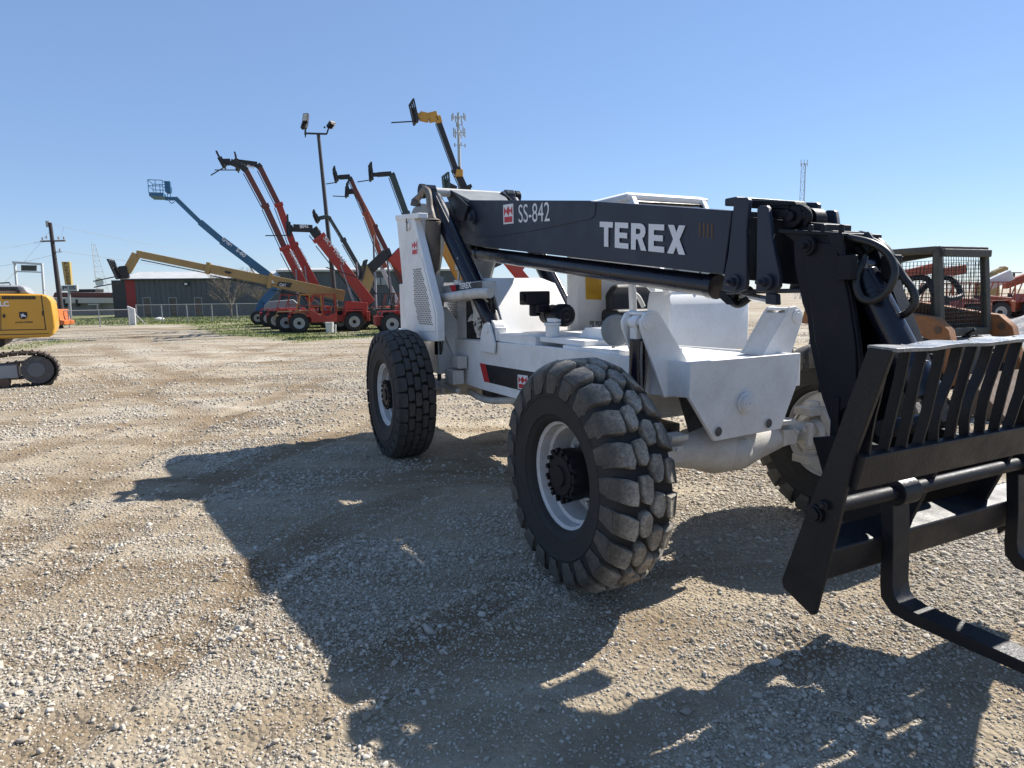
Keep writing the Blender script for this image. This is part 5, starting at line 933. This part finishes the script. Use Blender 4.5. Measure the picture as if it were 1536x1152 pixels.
O = gd(-60, 100); t = tag(empty('distant_shop', O), 'low distant building at the far left edge', 'building'); Fm = Frame(O, 0); fb([(-220, 448), (28, 448), (28, 470), (-220, 470)], 0, 8, 'wall', BW); fb([(-222, 444), (30, 444), (30, 448), (-222, 448)], -.3, 9, 'roof', M['mgrey'])
# ---- orange lift behind excavator
O = gp(86, 493); Fm = Frame(O, 0); t = tag(empty('orange_lift', O), 'small orange machine partly hidden behind the yellow excavator', 'machine'); k = pxm(O[1]); og = plain('machine_orange_paint', (.55, .14, .03), .5)
m = MB(); m.prism(Fm.poly([(72, 464), (87, 464), (88, 472), (90, 480), (96.5, 481), (96.5, 487), (72, 488)], 1, 0), (0, 1.2, 0)); m.build('body', og, t, bevel=.03); m = MB(); m.prism(Fm.poly([(80, 469), (86, 469), (86, 474), (80, 474)], 1, -.01), (0, .02, 0)); m.prism(Fm.poly([(82, 477), (87, 477), (88, 480), (82, 480)], 1, -.01), (0, .02, 0)); m.build('vent', M['mblack'], t); MB().cyl(Fm.P(91, 491, 1, .1), Fm.P(91, 491, 1, .3), .2, n=14).build('tyre', M['far_tyre'], t)
# ---- excavator at the left edge
O = gp(-30, 577.5); EX = Frame(O, pi+radians(33)); t = tag(empty('excavator', O, pi+radians(33)), 'yellow tracked excavator cut off by the left edge, rear end towards the yard', 'excavator'); YE = paint('excavator_yellow', (.60, .30, .02), .35, (.5, .33, .12), .25, scale=1.2, bump=.1, grain=25, coat=.2)
yn = 1.2
def exy(pts, y, th, name, mat, par=None, bevel=.02): return MB().prism(EX.poly(pts, 1, y), (0, th, 0)).build(name, mat, par or t, bevel=bevel)
body = exy([(-110, 440), (62, 441), (72, 444), (78, 452), (82, 475), (83.5, 492), (81, 502), (74, 505.5), (-110, 513)], yn, -2.5, 'body', YE, bevel=.045)
body.modifiers['bevel'].segments = 4
exy([(-110, 496.5), (70, 493.5), (70, 494.6), (-110, 498)], yn+.004, -.01, 'body_seam', M['mblack'], body, 0); exy([(61, 443), (62.5, 443), (69.5, 494), (68, 494)], yn+.004, -.01, 'body_seam', M['mblack'], body, 0); exy([(0.5, 452), (1.6, 452), (1.9, 496), (.8, 496)], yn+.004, -.01, 'body_seam', M['mblack'], body, 0)
m = MB()
for i in range(24): a = EX.P(4+i*2.1, 446.5, 1, yn+.004); m.box(a, (.018, .01, .07))
m.build('vent_slots', M['mblack'], body)
hd_ = exy([(-110, 428), (30, 427.5), (36, 429.5), (46, 441), (-110, 441.5)], yn-.15, -2.0, 'engine_hood', M['mgrey'], bevel=.05); m = MB()
for i in range(9): a = EX.P(-2+i*3.4, 433.5, 1, yn-.14); m.box(a, (.03, .01, .09), Matrix.Rotation(radians(12), 3, 'Y'))
m.build('hood_slots', M['mblack'], hd_)
exy([(22, 434), (30, 433), (31, 441), (27, 441)], yn-.1, -.1, 'hood_bracket', M['mblack'])
q = EX.poly([(28.5, 469), (30, 467.8), (39.5, 467.8), (41, 469.5), (41, 476), (37, 479), (32, 478.6), (29, 476)], 1, yn+.006); lg = MB().prism(q, (0, -.004, 0)).build('badge', M['decal_black'], body, smooth=0)
q = EX.poly([(30.5, 471.2), (33, 471.8), (34.5, 469.6), (35.2, 471.8), (37.5, 473), (39.6, 475.2), (38.6, 475.6), (36.5, 474.4), (34, 474.8), (31.5, 476.3), (31.2, 475.4), (33, 473.8), (31, 472.4)], 1, yn+.010); MB().prism(q, (0, -.002, 0)).build('badge_figure', M['decal_white'], body, smooth=0)
a = EX.P(23, 485.6, 1, yn+.006); b = EX.P(49.5, 485, 1, yn+.006); font_mesh('JOHN DEERE', 'maker_lettering', M['decal_black'], body, a, (b-a).normalized(), Z3, (b-a).length, .045, .02)
a = EX.P(0, 459.8, 1, yn+.006); b = EX.P(14, 459.6, 1, yn+.006); font_mesh('LC', 'size_lettering', M['decal_white'], body, a, (b-a).normalized(), Z3, (b-a).length, .11, .045)
exy([(-110, 511), (6, 508), (8, 516), (2, 521), (-110, 524)], yn-.3, -1.8, 'turntable', M['mblack'])
def track(yo, th):
    m = MB(); c1 = EX.P(56, 555, 1, yo); zc = c1.z; R = zc-.01; xr = c1.x; xf = xr+4.0; path = []
    for i in range(13): a = -pi/2-pi*i/12; path.append((xr+cos(a)*R, zc+sin(a)*R))
    for i in range(1, 24): path.append((xr+(xf-xr)*i/24, zc+R+.02*sin(i)))
    for i in range(13): a = pi/2-pi*i/12; path.append((xf+cos(a)*R, zc+sin(a)*R))
    for i in range(1, 24): path.append((xf+(xr-xf)*i/24, zc-R))
    n = len(path)
    for i in range(n):
        (x0, z0), (x1, z1) = path[i], path[(i+1) % n]; d = Vector((x1-x0, 0, z1-z0)); L_ = d.length; c = Vector(((x0+x1)/2, yo-th/2, (z0+z1)/2)); a = atan2(-d.z, d.x); Rm = Matrix.Rotation(a, 3, 'Y'); m.box(c, (L_*.93, th, .035), Rm); m.box(c+Rm @ Vector((0, 0, .03 if True else 0)), (.02, th, .035), Rm); m.box(c-Rm @ Vector((0, 0, .04)), (L_*.8, th*.3, .05), Rm)
    tr = m.build('track', paint('track_steel', (.05, .038, .03), .7, (.22, .17, .12), .7, scale=5, bump=.3), t)
    m = MB(); m.bb(xr+.35, xf-.2, yo-.12, yo-.42, zc-.16, zc+.13); m.build('track_frame', M['mgrey'], t, bevel=.02); m = MB(); m.cyl((xr, yo-.05, zc), (xr, yo-.45, zc), R*.82, n=24)
    m.build('idler', M['engine'], t)
    for i in range(7): MB().cyl((xr+.6+i*.42, yo-.08, .13), (xr+.6+i*.42, yo-.4, .13), .10, n=16).build('roller', M['rust'], t); m = MB(); m.lathe([(0, 0), (0, R*.42), (-.03, R*.48)], (xr+.02, yo-.03, zc), (0, 1, 0), 24); m.build('idler_hub', M['mgrey'], t)
track(yn+.2, .55); track(-yn+.35, .55)
exy([(-110, 380), (-60, 380), (-40, 440), (-110, 440)], .6, -1.0, 'cab', M['mblack'])
m = MB(); m.tube([EX.P(-8, 441, 1, 1.0), EX.P(-8, 425, 1, 1.0), EX.P(14, 424, 1, 1.0), EX.P(16, 428, 1, 1.0)], .015, n=6); m.build('grab_rail', M['mblack'], t)
m = MB(); m.box(EX.P(6, 474, 1, yn+.01), (.04, .02, .07)); m.box(EX.P(64.5, 470, 1, yn+.01), (.03, .02, .10)); m.build('door_latch', M['mblack'], body)
exy([(-110, 504), (74, 500), (74, 501), (-110, 505.5)], yn+.004, -.01, 'body_seam', M['mblack'], body, 0)
# ---- skid steer on the right
O = np.array([5.93, 9.41, -.02]); SK = Frame(O, radians(-66)); t = tag(empty('skid_steer', O, radians(-66)), 'brown and dusty skid steer loader with a mesh caged cab, behind the fork carriage', 'skid steer'); BR = paint('dusty_brown_paint', (.30, .12, .04), .75, (.13, .10, .075), 1.0, scale=5, bump=.5, grain=30); CGE = paint('cage_grey_paint', (.055, .055, .045), .65, (.15, .13, .10), .6, scale=4, bump=.2)
m = MB(); m.bb(-1.35, .75, -.42, .42, .30, .95); m.loft([[(-1.5, -.55, .55), (-.6, -.55, .55), (-.6, .55, .55), (-1.5, .55, .55)], [(-1.45, -.5, 1.35), (-.7, -.5, 1.45), (-.7, .5, 1.45), (-1.45, .5, 1.35)]]); m.build('body', M['engine'], t, bevel=.03)
m = MB(); m.bb(-1.2, .7, -.62, -.42, .42, .72); m.bb(-1.2, .7, .42, .62, .42, .72); m.build('chain_case', M['rust'], t, bevel=.02)
for y in (-.50, .50):
    m = MB(); zt = 2.13
    m.bar((.62, y, 1.0), (.50, y, zt), .08, .1); m.bar((-.12, y, 1.15), (-.15, y, zt), .07, .12); m.bar((-.95, y, 1.35), (-.85, y, zt-.1), .08, .08); m.bar((.52, y, zt), (-.15, y, zt+.0), .1, .08); m.bar((-.15, y, zt), (-.88, y, zt-.08), .1, .08); m.bar((.62, y, 1.05), (-.9, y, 1.18), .07, .07); m.build('cage_post', CGE, t, bevel=.012)
    m = MB()
    for x0_, x1_, z0_, z1_ in ((-.83, -.18, 1.2, 1.92), (-.08, .50, 1.12, 1.98)):
        nx_ = int((x1_-x0_)/.052); nz_ = int((z1_-z0_)/.052)
        for i in range(nx_+1): x = x0_+(x1_-x0_)*i/nx_; m.bar((x, y, z0_), (x, y, z1_), .006)
        for i in range(nz_+1): z = z0_+(z1_-z0_)*i/nz_; m.bar((x0_, y, z), (x1_, y, z), .006)
    m.build('side_mesh', M['mblack'], t)
MB().bb(-.9, .55, -.52, .52, 2.12, 2.17).build('cab_roof', CGE, t, bevel=.015)
for q0_, q1_ in (((.56, -.5, 2.08), (.56, .5, 2.08)), ((.62, -.5, 1.02), (.62, .5, 1.02)), ((-.9, -.5, 1.9), (-.9, .5, 1.9))): MB().bar(q0_, q1_, .1).build('cage_crossbar', CGE, t, bevel=.015)
mf_ = MB()
for i in range(18): y = -.45+.9*i/17; mf_.bar((.60, y, 1.08), (.52, y, 2.04), .006)
for i in range(19): z = 1.08+.96*i/18; mf_.bar((.60-.08*i/18, -.45, z), (.60-.08*i/18, .45, z), .006)
mf_.build('front_mesh', M['mblack'], t)
m = MB(); m.bb(-.6, -.1, -.25, .25, 1.0, 1.15); m.bb(-.62, -.48, -.25, .25, 1.1, 1.6); m.build('seat', M['vinyl'], t, bevel=.04); m = MB(); m.tube([(-.5, -.3, 1.3), (-.1, -.32, 1.7), (.25, -.3, 1.75), (.4, -.3, 1.5), (.35, .3, 1.5), (.2, .3, 1.75), (-.1, .32, 1.7), (-.5, .3, 1.3)], .04, sub=4); m.build('lap_bar', M['mblack'], t)
for y in (-.62, .74):
    m = MB(); m.prism([(-1.45, y, 1.10), (-1.35, y, 1.45), (-1.1, y, 1.52), (.45, y, 1.27), (.70, y, 1.24), (.88, y, 1.08), (.98, y, .72), (1.10, y, .40), (.92, y, .36), (.76, y, .70), (.62, y, .95), (.42, y, 1.03), (-.9, y, 1.22), (-1.2, y, 1.08)], (0, -.14, 0)); arm = m.build('loader_arm', BR, t, bevel=.015)
    MB().cyl((.75, y-.15, 1.08), (.75, y+.01, 1.08), .05, n=16).build('arm_pin', M['rust'], arm)
    m = MB(); m.cyl((-1.0, y*.93, .85), (.1, y*.93, 1.0), .045, n=12); m.cyl((.1, y*.93, 1.0), (.8, y*.93, 1.1), .025, n=12); m.build('arm_cylinder', M['mblack'], t)
font_mesh('CASE', 'arm_lettering', plain('faded_lettering', (.42, .37, .3), .6), t, (-.62, -.7615, 1.27), Vector((.985, 0, -.16)), Vector((.1, 0, 1)), .62, .13, .04)
for x in (-.75, .42):
    for s_ in (-1, 1): w_ = wheel_low('wheel', .42, .30, s_, M['rust'], n=18); w_.parent = t; w_.location = (x, s_*.74, .41)
m = MB(); m.loft([[(1.15, -.9, .1), (1.5, -.9, .03), (1.75, -.9, .05), (1.2, -.9, .55), (1.1, -.9, .5)], [(1.15, .9, .1), (1.5, .9, .03), (1.75, .9, .05), (1.2, .9, .55), (1.1, .9, .5)]]); m.build('bucket', M['rust'], t, bevel=.01)
m = MB()
for i in range(20): p = Vector((random.uniform(-.4, .7), random.uniform(-.45, .45), random.uniform(.7, 1.0))); m.tube([p, p+Vector((random.uniform(-.2, .2), random.uniform(-.2, .2), random.uniform(-.1, .1))), p+Vector((random.uniform(-.3, .3), random.uniform(-.2, .2), random.uniform(-.2, .1)))], .018, sub=3)
m.build('hoses', M['hose'], t)
# ---- machines at the far right
for i, (px, D, h, lab, bm_) in enumerate(((1395, 36, 172, 'dusty red telehandler seen through the left of the mesh cage', [(1352, 414, 12), (1400, 402, 13)]), (1440, 40, 176, 'dusty red telehandler seen through the right of the mesh cage', [(1402, 411, 11), (1446, 404, 12)]), (1493, 44, 168, 'red machine with a pale cream boom lying low at far right', [(1480, 428, 12), (1516, 412, 12)]), (1532, 47, 174, 'red machine cut by the right edge behind the gravel pile', [(1506, 428, 9), (1545, 414, 10)]))):
    c = M['mwhite'] if i == 2 else M['morange']; mini(lab, gd(px, D), radians(h), M['morange'], [(bm_[0][0], bm_[0][1], bm_[0][2], c), (bm_[1][0], bm_[1][1], 1, c)], group='dusty red machines parked at the far right', cyl=False)
O = gd(1500, 60); Fm = Frame(O, 0); t = tag(empty('folded_arm', O), 'tan folded digger arm sticking up over the red machines at far right', 'digger'); m = MB(); m.prism(Fm.poly([(1486, 424), (1489, 413), (1495, 406), (1505, 402), (1508, 399), (1513, 401), (1512, 411), (1508, 412), (1506, 406), (1498, 410), (1493, 424)], 1, 0), (0, .7, 0)); m.build('arm', M['mbeige'], t, bevel=.05); m = MB(); m.prism(Fm.poly([(1482, 424), (1500, 424), (1500, 445), (1482, 445)], 1, -.4), (0, 1.8, 0)); m.build('body', M['mbeige'], t, bevel=.05)
m = MB(); m.bar(Fm.P(1512, 409, 1, .3), Fm.P(1532, 409, 1, .3), .15, .08); m.bar(Fm.P(1521, 409, 1, .3), Fm.P(1521, 421, 1, .3), .12, .12); m.build('rail', M['mblack'], t)
# gravel pile
n1 = 70; O = gd(1640, 23); xs = np.linspace(-5.5, 5.5, n1); PX, PY = np.meshgrid(xs, xs); rr = np.hypot(PX, PY*1.1); hz_ = np.clip(2.0-rr*.48+(fbm(PX+40, PY+40, 1.5, 201)-.5)*.7+(fbm(PX+40, PY+40, .3, 203)-.5)*.12, -.3, 3); cc = np.stack([PX.ravel()+O[0], PY.ravel()+O[1], hz_.ravel()+O[2]-.05], 1); ii = (np.arange(n1-1)[:, None]*n1+np.arange(n1-1)[None]).ravel()
pm, nt, b = newmat('grey_gravel'); vo = N(nt, 'ShaderNodeTexVoronoi', Scale=14.0); nt.links.new(coords(nt, 1.0), vo.inputs['Vector']); nt.links.new(ramp(nt, vo.outputs['Color'], [(.2, (.22, .21, .20)), (.8, (.42, .41, .39))]), b.inputs['Base Color']); b.inputs['Roughness'].default_value = .95
tag(npmesh('gravel_pile', cc, np.stack([ii, ii+1, ii+n1+1, ii+n1], 1), pm), 'heap of grey gravel at the right edge beyond the skid steer', 'gravel pile')
SKY, SUN, EXPO = .071, 5.0, .87
# ================================================================== camera, light
cd = bpy.data.cameras.new('camera'); cam = bpy.data.objects.new('camera', cd); COL.objects.link(cam)
cd.sensor_fit = 'HORIZONTAL'; cd.sensor_width = 36; cd.lens = FPX/1536*36; cd.clip_end = 6000; cd.clip_start = .05
Mx = Matrix(((CR[0], CU[0], -CF[0], 0), (CR[1], CU[1], -CF[1], 0), (CR[2], CU[2], -CF[2], CAM_H), (0, 0, 0, 1))); cam.matrix_world = Mx
SC.camera = cam
sd = np.array(TH.F)*-.18+np.array(TH.L)*1.07+np.array([0, 0, 1.0]); sd = sd/np.linalg.norm(sd); el = math.asin(sd[2]); az = atan2(sd[0], sd[1])
w = bpy.data.worlds.new('World'); SC.world = w; w.use_nodes = True; nt = w.node_tree; bg = nt.nodes['Background']
sky = nt.nodes.new('ShaderNodeTexSky'); sky.sky_type = 'NISHITA'; sky.sun_disc = False; sky.sun_elevation = el; sky.sun_rotation = az; sky.air_density = 1.0; sky.dust_density = .0; sky.ozone_density = 2.0
tn = nt.nodes.new('ShaderNodeMix'); tn.data_type = 'RGBA'; tn.blend_type = 'MULTIPLY'; tn.inputs[0].default_value = 1; tn.inputs[7].default_value = (.93, .98, 1.12, 1); nt.links.new(sky.outputs['Color'], tn.inputs[6]); tm_ = nt.nodes.new('ShaderNodeMix'); tm_.data_type = 'RGBA'; tm_.inputs[0].default_value = .42; tm_.inputs[7].default_value = (2.3, 3.75, 6.5, 1); nt.links.new(tn.outputs[2], tm_.inputs[6]); nt.links.new(tm_.outputs[2], bg.inputs['Color']); bg.inputs['Strength'].default_value = SKY
sl = bpy.data.lights.new('sun', 'SUN'); sl.energy = SUN; sl.angle = radians(.53); sl.color = (1, .955, .89); so = bpy.data.objects.new('sun', sl); COL.objects.link(so)
so.rotation_euler = Vector(-sd).to_track_quat('-Z', 'Y').to_euler(); so.location = (0, 0, 30)
SC.view_settings.view_transform = 'Standard'; SC.view_settings.look = 'None'; SC.view_settings.exposure = EXPO; SC.view_settings.gamma = 1
SC.render.engine = 'CYCLES'; SC.cycles.max_bounces = 6; SC.cycles.transparent_max_bounces = 12; SC.cycles.use_denoising = True
bpy.context.view_layer.update()
